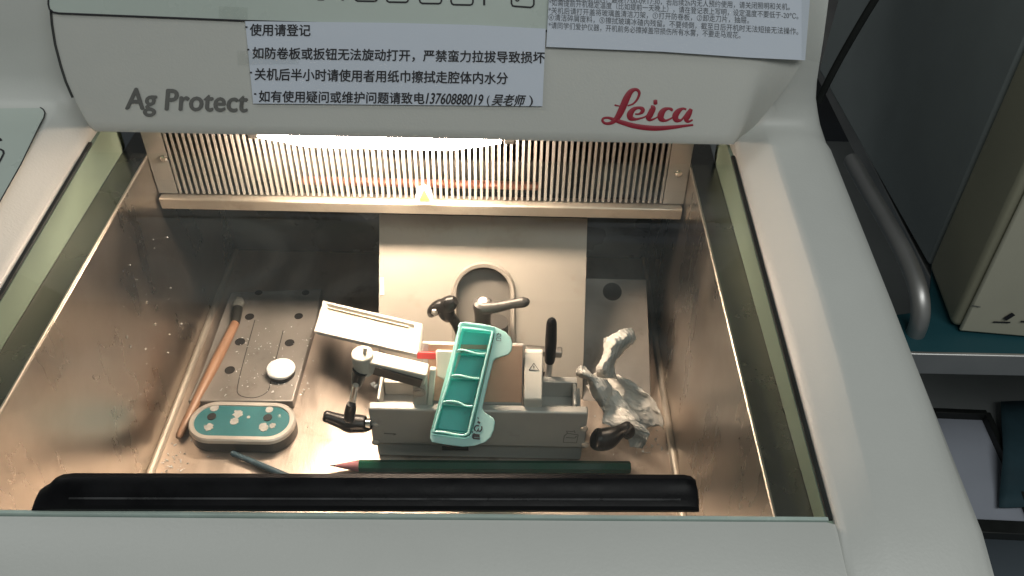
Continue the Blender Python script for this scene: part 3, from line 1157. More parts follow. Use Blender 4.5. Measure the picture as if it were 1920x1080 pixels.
# left swing arm
ay = 0.385
A, B = pt(692, 678, y=ay), pt(800, 703, y=ay - 0.002)
m = MB()
m.beam(A, B, 0.011, 0.0105)
m.tube([pt(680, 668, y=ay) + V((0, 0, 0.003)), pt(683, 695, y=ay)], [0.0070, 0.0068], 18)
arm = m.build('swing_arm', M['cream'], kh, bevel=0.001)
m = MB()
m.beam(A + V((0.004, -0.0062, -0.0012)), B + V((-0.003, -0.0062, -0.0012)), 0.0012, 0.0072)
m.build('arm_front_shade', M['bronze'], arm)  # dark strip that paints the shade on the arm's front face
m = MB()
m.tube([pt(684, 662, y=ay), pt(685, 651, y=ay)], 0.0013, 10)
m.build('arm_pin', M['cream'], arm)
m = MB()
m.tube([pt(676, 694, y=ay - 0.004), pt(672, 706, y=ay - 0.004), pt(670, 716, y=ay - 0.004), pt(668, 724, y=ay - 0.004)], [0.0052, 0.0046, 0.0040, 0.0030], 14)
m.build('arm_knob', M['blackmetal'], arm)
m = MB()
p0 = pt(786, 771, y=ay - 0.004)
pts = []
for (px, py) in ((774, 773), (774, 722), (776, 712), (782, 706), (791, 706), (798, 711), (801, 722), (801, 773)):
    pts.append(pt(px, py, y=ay - 0.006))
m.prism(pts, (0, 0.010, 0))
brk = m.build('arm_bracket', M['greypaint'], kh, bevel=0.0009)
m = MB()
bc = pt(786, 735, y=ay - 0.006)
m.tube([bc + V((0, 0.0003, 0)), bc + V((0, -0.0014, 0))], 0.0030, 6)
m.tube([bc + V((0, 0.0003, 0.0)), bc + V((0, -0.0006, 0.0))], 0.0042, 18)
m.build('hex_bolt', M['shelf'], brk)
m = MB()
m.beam(pt(788, 752, y=ay + 0.004), pt(787, 778, y=ay - 0.002), 0.009, 0.009, up=(0, -1, 0.1))
m.build('bracket_foot', M['shelf'], kh, bevel=0.0006)
m = MB()
m.beam(pt(812, 690, y=ay + 0.001), pt(806, 760, y=ay - 0.004), 0.004, 0.004, up=(0, -1, 0))
m.build('arm_post', M['cream'], kh, bevel=0.0008)
# left clamping lever with chrome rod
ly = FY - 0.001


def T(pts, y, n=4):
    q = smoothpath(pts, n)
    return [pt(p[0], p[1], y=y) for p in q], [p[2] for p in q]


m = MB()
P_, r_ = T([(606, 779, 0.0022), (610, 780, 0.0038), (622, 784, 0.0042), (640, 790, 0.0048), (655, 794, 0.0062), (668, 794, 0.0062), (684, 795, 0.0056), (686, 795, 0.0048)], ly)
m.tube(P_, r_, 14)
lever = m.build('clamp_lever', M['blackmetal'], kh)
m = MB()
m.tube([pt(685, 795, y=ly), pt(695, 795, y=ly)], 0.0036, 14)
m.build('lever_spacer', M['chrome'], lever)
m = MB()
P_, r_ = T([(667, 722, 0.0019), (662, 745, 0.0021), (658, 768, 0.0023), (656, 782, 0.0023)], ly - 0.004)
m.tube(P_, r_, 12)
rod = m.build('chrome_rod', M['chrome'], kh)
m = MB()
P_, r_ = T([(659, 757, 0.0028), (657, 768, 0.0036), (655, 782, 0.0036), (654, 788, 0.0026)], ly - 0.0055)
m.tube(P_, r_, 12)
m.build('rod_sleeve', M['blackmetal'], rod)
# right clamping lever
m = MB()
P_, r_ = T([(1111, 822, 0.0050), (1116, 823, 0.0074), (1130, 824, 0.0078), (1144, 820, 0.0072), (1158, 812, 0.0050), (1170, 804, 0.0040), (1178, 801, 0.0042), (1183, 800, 0.0030)], FY + 0.003)
m.tube(P_, r_, 14)
rl = m.build('clamp_lever', M['blackmetal'], kh)
m = MB()
P_, r_ = T([(1175, 803, 0.0042), (1178, 806, 0.0046), (1178, 812, 0.0042), (1175, 818, 0.0028)], FY + 0.001)
m.tube(P_, r_, 12)
m.build('lever_tip', M['blackmetal'], rl)

# ================================================================== SPECIMEN HEAD (levers in front of the arch)
sh = thing('specimen_clamp', 'dark specimen clamp with two clamping levers in the arched opening', 'specimen clamp', tuple(pt(905, 640, y=0.442)))
hy2 = 0.436
m = MB()
m.tube([pt(905, 650, y=hy2 + 0.004), pt(905, 600, y=hy2), pt(905, 588, y=hy2), pt(905, 574, y=hy2), pt(906, 568, y=hy2), pt(906, 564.5, y=hy2)],
       [0.0055, 0.0055, 0.0058, 0.0068, 0.0066, 0.0045], 18)
hub = m.build('lever_hub', M['bronze'], sh)
m = MB()
P_, r_ = T([(904, 578, 0.0042), (920, 577, 0.0042), (940, 574, 0.0036), (958, 570, 0.0033), (972, 568, 0.0036), (984, 566, 0.0036), (991, 563, 0.0016)], hy2 - 0.003)
m.tube(P_, r_, 14)
m.build('lever_arm', M['bronze'], hub)
m = MB()
m.disc(pt(905, 566, y=hy2) + V((0, 0, 0.0)), (0, -0.3, 1), 0.0030, 0.0014, 14)
m.build('hub_cap', M['shelf'], hub)
m = MB()
P_, r_ = T([(870, 648, 0.0032), (862, 622, 0.0034), (852, 602, 0.0034), (842, 588, 0.0036)], hy2)
m.tube(P_, r_, 12)
l2 = m.build('second_lever', M['blackmetal'], sh)
m = MB()
P_, r_ = T([(808, 591, 0.0024), (811, 584, 0.0040), (822, 576, 0.0050), (834, 574, 0.0058), (846, 567, 0.0052), (854, 563, 0.0032)], hy2 - 0.003)
m.tube(P_, r_, 14)
P_, r_ = T([(833, 574, 0.0058), (838, 588, 0.0056), (844, 596, 0.0042)], hy2 - 0.003)
m.tube(P_, r_, 14)
m.build('lever_knob', M['blackmetal'], l2)
m = MB()
P_, r_ = T([(811, 588, 0.0008), (815, 584, 0.0022), (817, 592, 0.0010)], hy2 - 0.0075)
m.tube(P_, r_, 8)
m.build('knob_socket', M['aluedge'], l2)
m = MB()   # body seen in the arch above the wedge block
m.tube([pt(922, 650, y=0.452), pt(922, 604, y=0.456)], 0.012, 20)
m.build('head_body', M['bronze'], sh)

# ================================================================== MINT BOX
f00, f01 = V((0, 0.352, 0.0615)), V((0, 0.410, 0.110))
BU = (f01 - f00).normalized()
BN = V((0, -BU.z, BU.y))


def bx(px, py, h=0.0):
    return ptp(px, py, f00, BN) + BN * h


mint = thing('compartment_box', 'mint green plastic box with four open compartments leaning on the knife holder', 'box', tuple(bx(850, 820, -0.018)))
D = -0.0150
comps = [[(866, 615), (920, 621), (911, 659), (858, 654)], [(856, 661), (909, 667), (898, 706), (845, 702)],
         [(842, 709), (897, 712), (886, 757), (829, 751)], [(827, 758), (884, 764), (875, 812), (816, 805)]]
outer = [(861, 609), (867, 604), (928, 613), (925, 630), (887, 806), (880, 821), (872, 823), (812, 816), (808, 810), (810, 800)]
# inner cups
m = MB()
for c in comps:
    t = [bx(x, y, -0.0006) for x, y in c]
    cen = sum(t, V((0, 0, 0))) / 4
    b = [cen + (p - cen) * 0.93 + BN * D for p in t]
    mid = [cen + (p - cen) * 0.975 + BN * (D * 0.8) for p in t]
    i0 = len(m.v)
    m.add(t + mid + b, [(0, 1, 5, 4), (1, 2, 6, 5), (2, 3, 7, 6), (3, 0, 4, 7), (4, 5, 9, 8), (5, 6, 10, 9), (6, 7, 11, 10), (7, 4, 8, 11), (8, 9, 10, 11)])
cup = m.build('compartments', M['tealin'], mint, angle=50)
# walls: ribs around the compartments
m = MB()


def rib(pts, wd, h0=-0.0008, h1=0.0008, sm=0, closed=False):
    q = [p if len(p) == 3 else (*p, 1) for p in pts]
    if sm:
        q = smoothpath(q, sm)
    path = [bx(p[0], p[1], (h0 + h1) / 2) for p in q]
    m.tube(path, [wd * p[2] for p in q], 8, flat=(BN, 1.0))


rib([(857, 657), (868, 656), (884, 660), (896, 663), (910, 663)], 0.00062, sm=3)
rib([(844, 705), (857, 703), (872, 706), (886, 709), (898, 709)], 0.00062, sm=3)
rib([(828, 754), (845, 752), (862, 755), (873, 761), (886, 761)], 0.00062, sm=3)
rib([(812, 809), (830, 810), (850, 814), (868, 816), (877, 812), (881, 800), (905, 700), (924, 622)], 0.00075, sm=3)
rib([(864, 609), (845, 700), (828, 756), (813, 808)], 0.00075, sm=3)
m.build('divider_walls', M['mint'], mint)
# outer shell sides
m = MB()
top_ = [bx(x, y, 0.0) for x, y in outer]
cen = sum(top_, V((0, 0, 0))) / len(top_)
low = [cen + (p - cen) * 0.93 + BN * (D - 0.001) for p in top_]
k = len(top_)
m.add(top_ + low, [(i, (i + 1) % k, k + (i + 1) % k, k + i) for i in range(k)] + [tuple(range(2 * k - 1, k - 1, -1))])
m.build('shell', M['mint'], mint, angle=50)
# C-shaped flange: top end, right rail, bottom end
m = MB()
H = -0.0012
fl_out = [(858, 612), (862, 604), (872, 603), (905, 607), (930, 613), (948, 622), (958, 633), (961, 645), (959, 657), (953, 664), (930, 671), (925, 676), (915, 715), (904, 765),
          (907, 772), (925, 784), (928, 791), (926, 806), (920, 820), (910, 829), (890, 836), (868, 838), (830, 833), (809, 829), (806, 822), (807, 806)]
fl_in = [(863, 616), (866, 612), (874, 612), (900, 615), (922, 620), (926, 622), (927, 625), (926, 632), (924, 640), (922, 652), (917, 672), (913, 690), (905, 725), (896, 765),
         (893, 776), (890, 790), (888, 800), (886, 806), (884, 812), (880, 817), (874, 820), (864, 820), (840, 817), (814, 813), (811, 812), (811, 804)]
o_ = [bx(x, y, H) for x, y in fl_out]
i_ = [bx(x, y, H) for x, y in fl_in]
lo_o = [p - BN * 0.0045 for p in o_]
rows = [i_, o_, lo_o]
m.loft(rows)
flg = m.build('flange', M['mint'], mint, angle=40, bevel=0.0005)
m = MB()
stroke(m, [(923, 630), (905, 710), (890, 775), (884, 800)], 0.0003, lambda x, y: bx(x, y, H), BN, 0.0001)
m.build('rail_groove', mat('groove_shade', (0.10, 0.30, 0.28), 0.5, var=0.1), flg)
m = MB()
q = lambda a, b: (850 + a / 12, 760 + b / 12)


def ms(pts, wd=0.0005):
    stroke(m, [q(*p) for p in pts], wd, lambda x, y: bx(x, y, H), BN, 0.0002, sm=3)


ms([(440, 740), (595, 755)], 0.0006)
ms([(440, 740), (450, 655), (480, 650)], 0.0006)
ms([(450, 695), (595, 710)], 0.0005)
ms([(455, 655), (595, 672)], 0.0006)
ms([(540, 560), (600, 585), (640, 530), (635, 470)], 0.00045)
ms([(500, 580), (470, 520), (510, 460), (575, 460)], 0.00045)
ms([(520, 600), (560, 540), (570, 520)], 0.0004)
ms([(545, 365), (575, 385), (600, 400)], 0.0007)
ms([(548, 290), (565, 285)], 0.0007)
ms([(425, 600), (440, 605)], 0.0006)
m.build('marker_writing', M['ink'], flg)
m = MB()
f_ = lambda x, y: bx(x, y, H)
stroke(m, [(931, 626), (939, 626), (939, 630), (931, 630), (935, 624)], 0.0003, f_, BN, 0.0002)
stroke(m, [(931, 633), (939, 634), (939, 639), (931, 638), (931, 633)], 0.00022, f_, BN, 0.0002)
m.build('moulded_mark', M['fadedink'], flg)

# ================================================================== WHITE TRAY
def q4(corners):
    return [pt(x, y, z=z) for x, y, z in corners]


tray_top = q4([(588, 621, 0.040), (783, 665, 0.075), (791, 606, 0.075), (606, 563, 0.040)])
TN = (tray_top[1] - tray_top[0]).cross(tray_top[3] - tray_top[0]).normalized()
if TN.z < 0:
    TN = -TN
tray = thing('white_tray', 'shallow white plastic tray tilted between shelf and knife holder', 'tray', tuple(tray_top[0]))
m = MB()
c0 = sum(tray_top, V((0, 0, 0))) / 4
e1 = (tray_top[1] - tray_top[0]).normalized()
e2 = TN.cross(e1).normalized()


def inset(pts, du, dv, h):
    out = []
    sg = [(1, 1), (-1, 1), (-1, -1), (1, -1)]
    for p, (a, b) in zip(pts, sg):
        out.append(p + e1 * a * du + e2 * b * dv + TN * h)
    return out


rings = [inset(tray_top, 0.0010, 0.0008, -0.0045), inset(tray_top, 0, 0, -0.0008), inset(tray_top, 0.0004, 0.0004, 0), inset(tray_top, 0.0055, 0.0022, 0), inset(tray_top, 0.0062, 0.0028, -0.0032)]
m.loft(rings, closed=True)
m.add(rings[0], [(3, 2, 1, 0)])
body = m.build('tray_body', M['white'], tray, angle=40)
m = MB()
m.add(inset(tray_top, 0.0062, 0.0028, -0.0032), [(0, 1, 2, 3)])
m.build('tray_floor', M['ivory'], tray)
m = MB()
a_, b_ = tray_top[3].lerp(tray_top[2], 0.06), tray_top[3].lerp(tray_top[2], 0.90)
m.beam(a_ - e2 * 0.0042 - TN * 0.002, b_ - e2 * 0.0042 - TN * 0.002, 0.0008, 0.0012, up=TN)
m.build('tray_rib', M['ivory'], body)

# ================================================================== SMALL THINGS IN THE CHAMBER
# white frosted cap
p = pt(527, 694, z=ZS + 0.004)
cap = thing('specimen_disc', 'round white frosted specimen disc lying on the perforated grey shelf', 'specimen disc', (p.x, p.y, ZS))
m = MB()
m.tube([(p.x, p.y, ZS + 0.0003), (p.x, p.y, ZS + 0.0035)], 0.0098, 28)
m.build('disc_base', M['blackmetal'], cap)
m = MB()
rows = []
for (rr, zz) in ((0.0099, 0.0036), (0.0106, 0.0048), (0.0104, 0.0062), (0.0094, 0.0072), (0.006, 0.0078), (0.002, 0.0080)):
    row = []
    for kx in range(28):
        a = 2 * math.pi * kx / 28
        rj = rr * (1 + 0.06 * noise.noise(V((math.cos(a) * 1.7, math.sin(a) * 1.7, 3))))
        row.append((p.x + rj * math.cos(a), p.y + rj * 0.95 * math.sin(a), ZS + zz + 0.0007 * noise.noise(V((rj * 400 * math.cos(a), rj * 400 * math.sin(a), 1)))))
    rows.append(row)
m.loft(rows, closed=True)
m.add(rows[-1], [tuple(range(28))])
m.build('frosted_top', M['frost'], cap, angle=70)

# brush
a, b = pt(334, 821, z=0.004), pt(441, 606, z=0.012)
br_ = thing('paint_brush', 'thin brown wooden brush lying between the left wall and the shelf', 'brush', tuple(a))
m = MB()
path = [a.lerp(b, t) for t in (0, 0.02, 0.1, 0.35, 0.6, 0.85, 1.0)]
m.tube(path, [0.0018, 0.0026, 0.0030, 0.0036, 0.0040, 0.0038, 0.0034], 14)
m.build('handle', M['wood'], br_)
c = pt(446, 578, z=0.013)
c2 = pt(449, 560, z=0.0125)
m = MB()
m.tube([b, b.lerp(c, 0.3), c], [0.0034, 0.0037, 0.0040], 14)
m.build('ferrule', M['steel_dark'], br_)
m = MB()
m.tube([c, c.lerp(c2, 0.5), c2], [0.0038, 0.0048, 0.0030], 12, flat=((0, 0, 1), 0.5))
m.build('bristles', M['bristle'], br_)

# dark blue probe
a = pt(433, 849, z=0.0045)
b = pt(560, 902, z=0.0025)
pr = thing('probe', 'thin dark blue rod lying on the chamber floor in front of the oval block', 'probe', tuple(a))
m = MB()
path = [a.lerp(b, t) for t in (0, 0.01, 0.05, 0.12, 0.3, 0.7, 1)]
m.tube(path, [0.0010, 0.0018, 0.0022, 0.0019, 0.0021, 0.0023, 0.0023], 12)
m.build('rod', M['blueplastic'], pr)

# pencil
a, b = pt(618, 873, z=0.0048), pt(1182, 876, z=0.0044)
b.y = a.y + (b.y - a.y)
d = (b - a)
Lp = d.length
u = d.normalized()
pc = thing('pencil', 'dark green hexagonal pencil with sharpened reddish tip lying before the knife holder', 'pencil', tuple(a))
m = MB()
s0 = a + u * (Lp * 0.098)
m.tube([s0, b - u * 0.0006, b], [0.0041, 0.0041, 0.0037], 6)
m.build('barrel', M['greenpaint'], pc, angle=20)
m = MB()
m.tube([a + u * (Lp * 0.02), s0 - u * 0.0001], [0.0009, 0.0040], 14)
m.build('sharpened_cone', M['pinkwood'], pc)
m = MB()
m.tube([a, a + u * (Lp * 0.0201)], [0.0002, 0.0009], 10)
m.build('lead', M['ink'], pc)

# crumpled tissue
ts = thing('paper_towel', 'crumpled cream ribbed paper towel by the right chamber wall', 'paper towel', tuple(pt(1180, 780, z=0)))
m = MB()


def patch(ctrl, nu=8, nv=6, amp=0.0016, seed=0):
    rj = random.Random(seed)
    """ctrl: rows of (px, py, z); Catmull-Rom both ways"""
    rows = [[tuple(pt(x, y, z=z)) for x, y, z in r] for r in ctrl]
    rows = [smoothpath(r, nu) for r in rows]
    cols = list(zip(*rows))
    cols = [smoothpath(c, nv) for c in cols]
    g = list(zip(*cols))
    out = []
    for i, r in enumerate(g):
        rr = []
        for j, p_ in enumerate(r):
            p_ = V(p_)
            nv_ = V((noise.noise(p_ * 90 + V((seed, 0, 0))), noise.noise(p_ * 90 + V((0, seed, 5))), noise.noise(p_ * 110 + V((3, 0, seed)))))
            fold = 1 - 2 * abs(noise.noise(p_ * 95 + V((seed * 3, 1, 7))))
            fold2 = 1 - 2 * abs(noise.noise(p_ * 210 + V((seed, 4, 2))))
            jt = V((rj.uniform(-1, 1), rj.uniform(-1, 1), rj.uniform(-1, 1))) * 0.00045
            rr.append(p_ + nv_ * amp * 0.55 + jt + V((0, -0.4, 0.9)) * (fold * 0.0013 + fold2 * 0.0004 - 0.001))
        out.append(rr)
    m.loft(out)


patch([[(1133, 634, 0.072), (1150, 626, 0.076), (1168, 618, 0.078), (1185, 615, 0.074)],
       [(1132, 652, 0.064), (1148, 642, 0.074), (1170, 634, 0.076), (1192, 636, 0.070)],
       [(1128, 672, 0.056), (1142, 664, 0.066), (1156, 660, 0.066), (1170, 660, 0.060)],
       [(1118, 690, 0.050), (1130, 686, 0.058), (1142, 682, 0.058), (1153, 682, 0.050)],
       [(1119, 698, 0.046), (1130, 697, 0.052), (1142, 698, 0.052), (1155, 704, 0.044)],
       [(1122, 712, 0.034), (1134, 708, 0.044), (1146, 710, 0.044), (1158, 712, 0.034)]], seed=1)
patch([[(1106, 706, 0.026), (1124, 698, 0.034), (1142, 700, 0.040), (1158, 702, 0.040)],
       [(1118, 724, 0.023), (1144, 714, 0.032), (1168, 712, 0.041), (1190, 718, 0.042)],
       [(1132, 746, 0.020), (1160, 734, 0.030), (1190, 730, 0.040), (1212, 738, 0.043)],
       [(1146, 768, 0.017), (1176, 756, 0.027), (1210, 748, 0.037), (1232, 758, 0.042)],
       [(1166, 790, 0.015), (1196, 778, 0.023), (1226, 770, 0.033), (1243, 784, 0.036)],
       [(1200, 812, 0.012), (1216, 802, 0.016), (1234, 798, 0.022), (1243, 803, 0.024)]], seed=2, amp=0.0022)
patch([[(1081, 692, 0.050), (1087, 686, 0.056), (1095, 686, 0.054), (1104, 694, 0.046)],
       [(1082, 704, 0.046), (1092, 700, 0.056), (1102, 700, 0.054), (1112, 704, 0.048)],
       [(1100, 712, 0.040), (1110, 710, 0.050), (1124, 710, 0.048), (1138, 714, 0.042)],
       [(1106, 732, 0.034), (1118, 728, 0.044), (1134, 726, 0.044), (1148, 728, 0.038)],
       [(1116, 748, 0.028), (1126, 748, 0.036), (1138, 746, 0.036), (1146, 750, 0.030)],
       [(1128, 764, 0.022), (1134, 762, 0.028), (1142, 758, 0.028), (1146, 758, 0.024)]], seed=3)
patch([[(1134, 762, 0.022), (1146, 758, 0.028), (1160, 762, 0.032), (1176, 768, 0.036)],
       [(1131, 778, 0.020), (1148, 774, 0.026), (1170, 780, 0.031), (1194, 788, 0.036)],
       [(1130, 792, 0.018), (1152, 792, 0.024), (1178, 796, 0.030), (1208, 800, 0.035)],
       [(1152, 804, 0.016), (1174, 806, 0.022), (1196, 808, 0.028), (1217, 812, 0.032)],
       [(1176, 820, 0.012), (1190, 820, 0.017), (1202, 822, 0.022), (1214, 826, 0.025)],
       [(1181, 837, 0.005), (1188, 837, 0.008), (1196, 839, 0.011), (1204, 839, 0.012)]], seed=4)
patch([[(1100, 722, 0.030), (1114, 716, 0.036), (1130, 716, 0.038), (1146, 722, 0.036)],
       [(1112, 742, 0.026), (1128, 736, 0.033), (1146, 738, 0.034), (1166, 744, 0.032)],
       [(1126, 764, 0.020), (1142, 758, 0.028), (1164, 760, 0.030), (1186, 766, 0.028)],
       [(1142, 790, 0.012), (1160, 784, 0.020), (1182, 784, 0.024), (1204, 790, 0.022)]], seed=9)
tw = m.build('towel_sheet', M['tissue'], ts, angle=35, solid=0.00025)
me = tw.data
uvl = me.uv_layers.new(name='UVMap')
loc = root_of(tw).location
for poly in me.polygons:
    for li, vi in zip(poly.loop_indices, poly.vertices):
        c_ = me.vertices[vi].co
        uvl.data[li].uv = ((c_.x + c_.z * 0.6) * 22, (c_.y - c_.z * 0.8) * 22)

# white scrap by the swing arm
p = pt(702, 726, z=0.003)
m = MB()
for k, (dx, dy, l) in enumerate(((0, 0, 0.004), (0.003, 0.001, 0.003), (-0.002, 0.001, 0.002))):
    c = p + V((dx, dy, 0.0006 * k))
    m.tube([c, c + V((l * 0.7, l * 0.4, 0.001)), c + V((l, l * 0.9, 0.0015))], [0.0018, 0.0014, 0.0007], 7)
o = m.build('tissue_scrap', M['frost'])
o['label'] = 'small white scrap left of the grey swing arm on the floor'
o['category'] = 'scrap'

# ice crumbs scattered about: nobody could count them
m = MB()
rnd = random.Random(3)
spots = []
for k in range(360):
    kind = rnd.random()
    if kind < 0.5:
        px, py = rnd.uniform(290, 1240), rnd.uniform(600, 880)
        q_ = pt(px, py, z=0.0004)
        if abs(q_.x) > 0.17 or q_.y > 0.55 or (-0.03 < q_.x < 0.116 and q_.y > 0.373):
            continue
    elif kind < 0.60:
        px, py = rnd.uniform(230, 350), rnd.uniform(330, 760)
        q_ = pt(px, py, x=-HW + 0.0003)
        if not (0.006 < q_.z < 0.16 and q_.y < 0.49):
            continue
    else:
        px, py = rnd.uniform(390, 590), rnd.uniform(600, 745)
        q_ = pt(px, py, z=ZS + 0.0003)
        if q_.x < -0.15 or q_.x > -0.085:
            continue
    r = rnd.choice((0.00025, 0.0003, 0.0005, 0.0007))
    vs_ = [q_ + V((rnd.uniform(-1, 1), rnd.uniform(-1, 1), rnd.uniform(0.0, 1))) * r * 1.6 for _ in range(4)]
    m.add(vs_, [(0, 1, 2), (0, 2, 3), (0, 3, 1), (1, 3, 2)])
for k in range(120):     # swept-up shavings near the front left corner and the right pocket
    if k < 60:
        q_ = pt(rnd.gauss(305, 22), rnd.gauss(862, 20), z=0.0004)
        if q_.x < -0.172:
            continue
    elif k < 95:
        q_ = pt(rnd.uniform(1030, 1072), rnd.gauss(774, 3), z=0.0408)
    else:
        q_ = pt(rnd.gauss(1225, 14), rnd.gauss(835, 14), z=0.0005)
    r = rnd.uniform(0.0004, 0.0013)
    th = rnd.uniform(0, 6.28)
    d_ = V((math.cos(th), math.sin(th), rnd.uniform(0, 0.8))) * r * 1.8
    m.tube([q_, q_ + d_], [r * 0.35, r * 0.2], 5)
o = m.build('ice_crumbs', M['frost'])
o['kind'] = 'stuff'
o['label'] = 'scattered frost crumbs and shavings in the chamber'
o['category'] = 'frost'

# ================================================================== PAPER NOTICES
n1 = thing('paper_notice', 'left paper notice with bold black instructions taped to the console', 'notice', tuple(fp(740, 195)), 'notices taped to the console')
m = MB()
quad = [(476, 194), (1017, 199), (1023, 54), (890, 47), (740, 43), (461, 40)]
m.prism([fp(x, y) + FN * 0.0010 for x, y in quad], FN * 0.0004)
m.build('paper_sheet', M['paper'], n1)
m = MB()


def line(mb, body, x0, yb0, x1, yb1, h, n=FN, lift=0.0016, off=0.0, f=fp, shear=0.0):
    text_quad(mb, body, [f(x0, yb0), f(x1, yb1), f(x1 + 0.3, yb1 - h), f(x0 + 0.3, yb0 - h)], n, lift, off, shear)


def star(mb, x, y):
    stroke(mb, [(x - 2, y), (x + 2, y)], 0.0005, fp, FN, 0.0016)


for (txt, x0, y0, x1, y1, h) in (('使用请登记', 470, 67, 583, 68, 22), ('如防卷板或扳钮无法旋动打开，严禁蛮力拉拔导致损坏', 475, 110.5, 1021, 119.5, 22.5),
                                 ('关机后半小时请使用者用纸巾擦拭走腔体内水分', 479, 150, 952, 158, 22.5), ('如有使用疑问或维护问题请致电', 487, 191, 796, 195, 21.5)):
    line(m, txt, x0, y0, x1, y1, h, off=0.022)
for (x, y) in ((463.5, 51), (467, 93), (472, 136), (480, 176)):
    star(m, x, y)
m.build('printed_text', M['ink'], n1)
m = MB()
line(m, '13760888019', 799, 194, 906, 197, 20, off=0.025, shear=0.25)
line(m, '(', 913, 199, 918, 199, 20, off=0.012)
line(m, '吴老师', 922, 197, 986, 199, 21, off=0.025, shear=0.3)
line(m, ')', 992, 199, 999, 200, 20, off=0.012)
m.build('handwriting', M['ink'], n1)
m = MB()
m.add([fp(x, y) + FN * 0.0020 for x, y in ((446, 95), (560, 101), (562, 120), (448, 122))], [(0, 1, 2, 3)])
m.build('tape_strip', M['tape'], n1, smooth=False)
m = MB()
m.add([fp(x, y) + FN * 0.0018 for x, y in ((412, 12), (466, 14), (466, 40), (412, 36))], [(0, 1, 2, 3)])
m.build('tape_strip', M['tape'], n1, smooth=False)

n2 = thing('paper_notice', 'right paper notice with small faded print wrapped onto the console corner', 'notice', tuple(fp(1268, 100)), 'notices taped to the console')
m = MB()
quad = [(1024, 88), (1240, 97), (1400, 108), (1507, 113), (1515, 12), (1520, -60), (1032, -60)]
NL = 0.0022
m.prism([fp(x, y) + FN * NL for x, y in quad], FN * 0.0004)
m.build('paper_sheet', M['paper'], n2)
m = MB()
for (txt, x0, y0, x1, y1, h) in (('使用人员请提前预约，最晚17:00-09:17:30，若后续2h内无人预约使用，请关闭照明和关机。', 1032, 2, 1478, 20, 13),
                                 ('*如需提前开机稳定温度（比如提前一天晚上），请在登记表上写明，设定温度不要低于-20℃。', 1029, 11.5, 1494, 37, 13),
                                 ('*关机后请打开盖将玻璃盖清洁刀架，①打开防卷板，②卸走刀片，抽屉。', 1028, 26, 1402, 45, 13),
                                 ('④清洁碎屑废料，⑤擦拭玻璃冰碴内残留。不要倾倒，截至日后开机时无法短接无法操作。', 1028, 39, 1494, 66, 13),
                                 ('*请同学们爱护仪器，开机前务必擦掉盖帘损伤所有水雾，不要走马观花。', 1028, 54, 1386, 73, 13)):
    line(m, txt, x0, y0, x1, y1, h, lift=NL + 0.0006)
m.build('printed_text', M['fadedink'], n2)
m = MB()
m.add([fp(x, y) + FN * 0.0032 for x, y in ((1500, -40), (1550, -40), (1548, 122), (1500, 110))], [(0, 1, 2, 3)])
m.build('tape_strip', M['tape'], n2, smooth=False)

# ================================================================== THE ROOM AT THE RIGHT
m = MB()
m.add([(-4, -3, -0.78), (5, -3, -0.78), (5, 4, -0.78), (-4, 4, -0.78)], [(0, 1, 2, 3)])
o = m.build('lab_floor', M['labfloor'], smooth=False)
o['kind'] = 'structure'
m = MB()
m.box(-4, 5, 1.9, 1.95, -0.78, 1.9)
o = m.build('lab_wall', M['wallpaint'], smooth=False)
o['kind'] = 'structure'

TZ = -0.02
tro = thing('trolley', 'steel trolley with teal top and bent tube handle at the right', 'trolley', (0.75, 0.75, -0.78))
ty0 = pt(1800, 668, z=TZ).y
m = MB()
k1, k2, k3 = pt(1740, 500, z=TZ), pt(1782, 614, z=TZ), pt(1590, 232, z=TZ)
k4 = k1 + (k3 - k1) * ((1.25 - k1.y) / (k3.y - k1.y))
m.prism([(0.3725, ty0 + 0.004, TZ - 0.003), (1.2525, ty0 + 0.004, TZ - 0.003), (1.2525, 1.25, TZ - 0.003), (k4.x + 0.14, k4.y, TZ - 0.003), (k1.x + 0.004, k1.y, TZ - 0.003),
         (k2.x - 0.012, k2.y + 0.02, TZ - 0.003), (0.3725, k2.y + 0.01, TZ - 0.003)], (0, 0, 0.003))
m.build('trolley_top', M['tealmat'], tro)
m = MB()
m.box(0.372, 1.253, ty0, ty0 + 0.0035, TZ - 0.022, TZ + 0.0015)
m.box(0.44, 1.253, ty0 + 0.0036, 1.253, TZ - 0.022, TZ - 0.0032)
m.build('edge_rail', M['trolleysteel'], tro, bevel=0.001)
m = MB()
m.box(0.335, 1.25, ty0 + 0.03, 1.25, -0.30, -0.285)
m.build('lower_shelf', M['greyshelf'], tro, bevel=0.002)
for (x, y) in ((0.35, ty0 + 0.05), (1.235, ty0 + 0.05), (0.35, 1.235), (1.235, 1.235)):
    m = MB()
    m.tube([(x, y, -0.78), (x, y, TZ - 0.023)], 0.012, 12)
    m.build('leg', M['trolleysteel'], tro)
m = MB()
hp = smoothpath([(1596, 300, 0.02), (1630, 360, 0.02), (1668, 425, 0.02), (1702, 490, 0.02), (1722, 545, 0.015), (1726, 590, 0.0), (1716, 625, -0.02), (1700, 650, -0.04)], 5)
m.tube([pt(p_[0], p_[1], z=p_[2]) for p_ in hp], 0.0076, 16)
m.build('tube_handle', M['trolleysteel'], tro)

# beige instrument with dark hood
ib = thing('lab_instrument', 'beige lab instrument with dark grey hood on the teal trolley top', 'instrument', (0.55, 0.7, TZ))
# axis frame of the instrument from its two visible lower corners
c1 = pt(1740, 500, z=TZ + 0.002)
c2 = pt(1782, 614, z=TZ + 0.002)
dirb = (c1 - c2).normalized()         # towards the back
dirr = V((dirb.y, -dirb.x, 0))        # towards the right
top1 = 0.24
m = MB()
lean = V((0.012, -0.004, 0))


def col(p_, h):
    return p_ + V((0, 0, h))


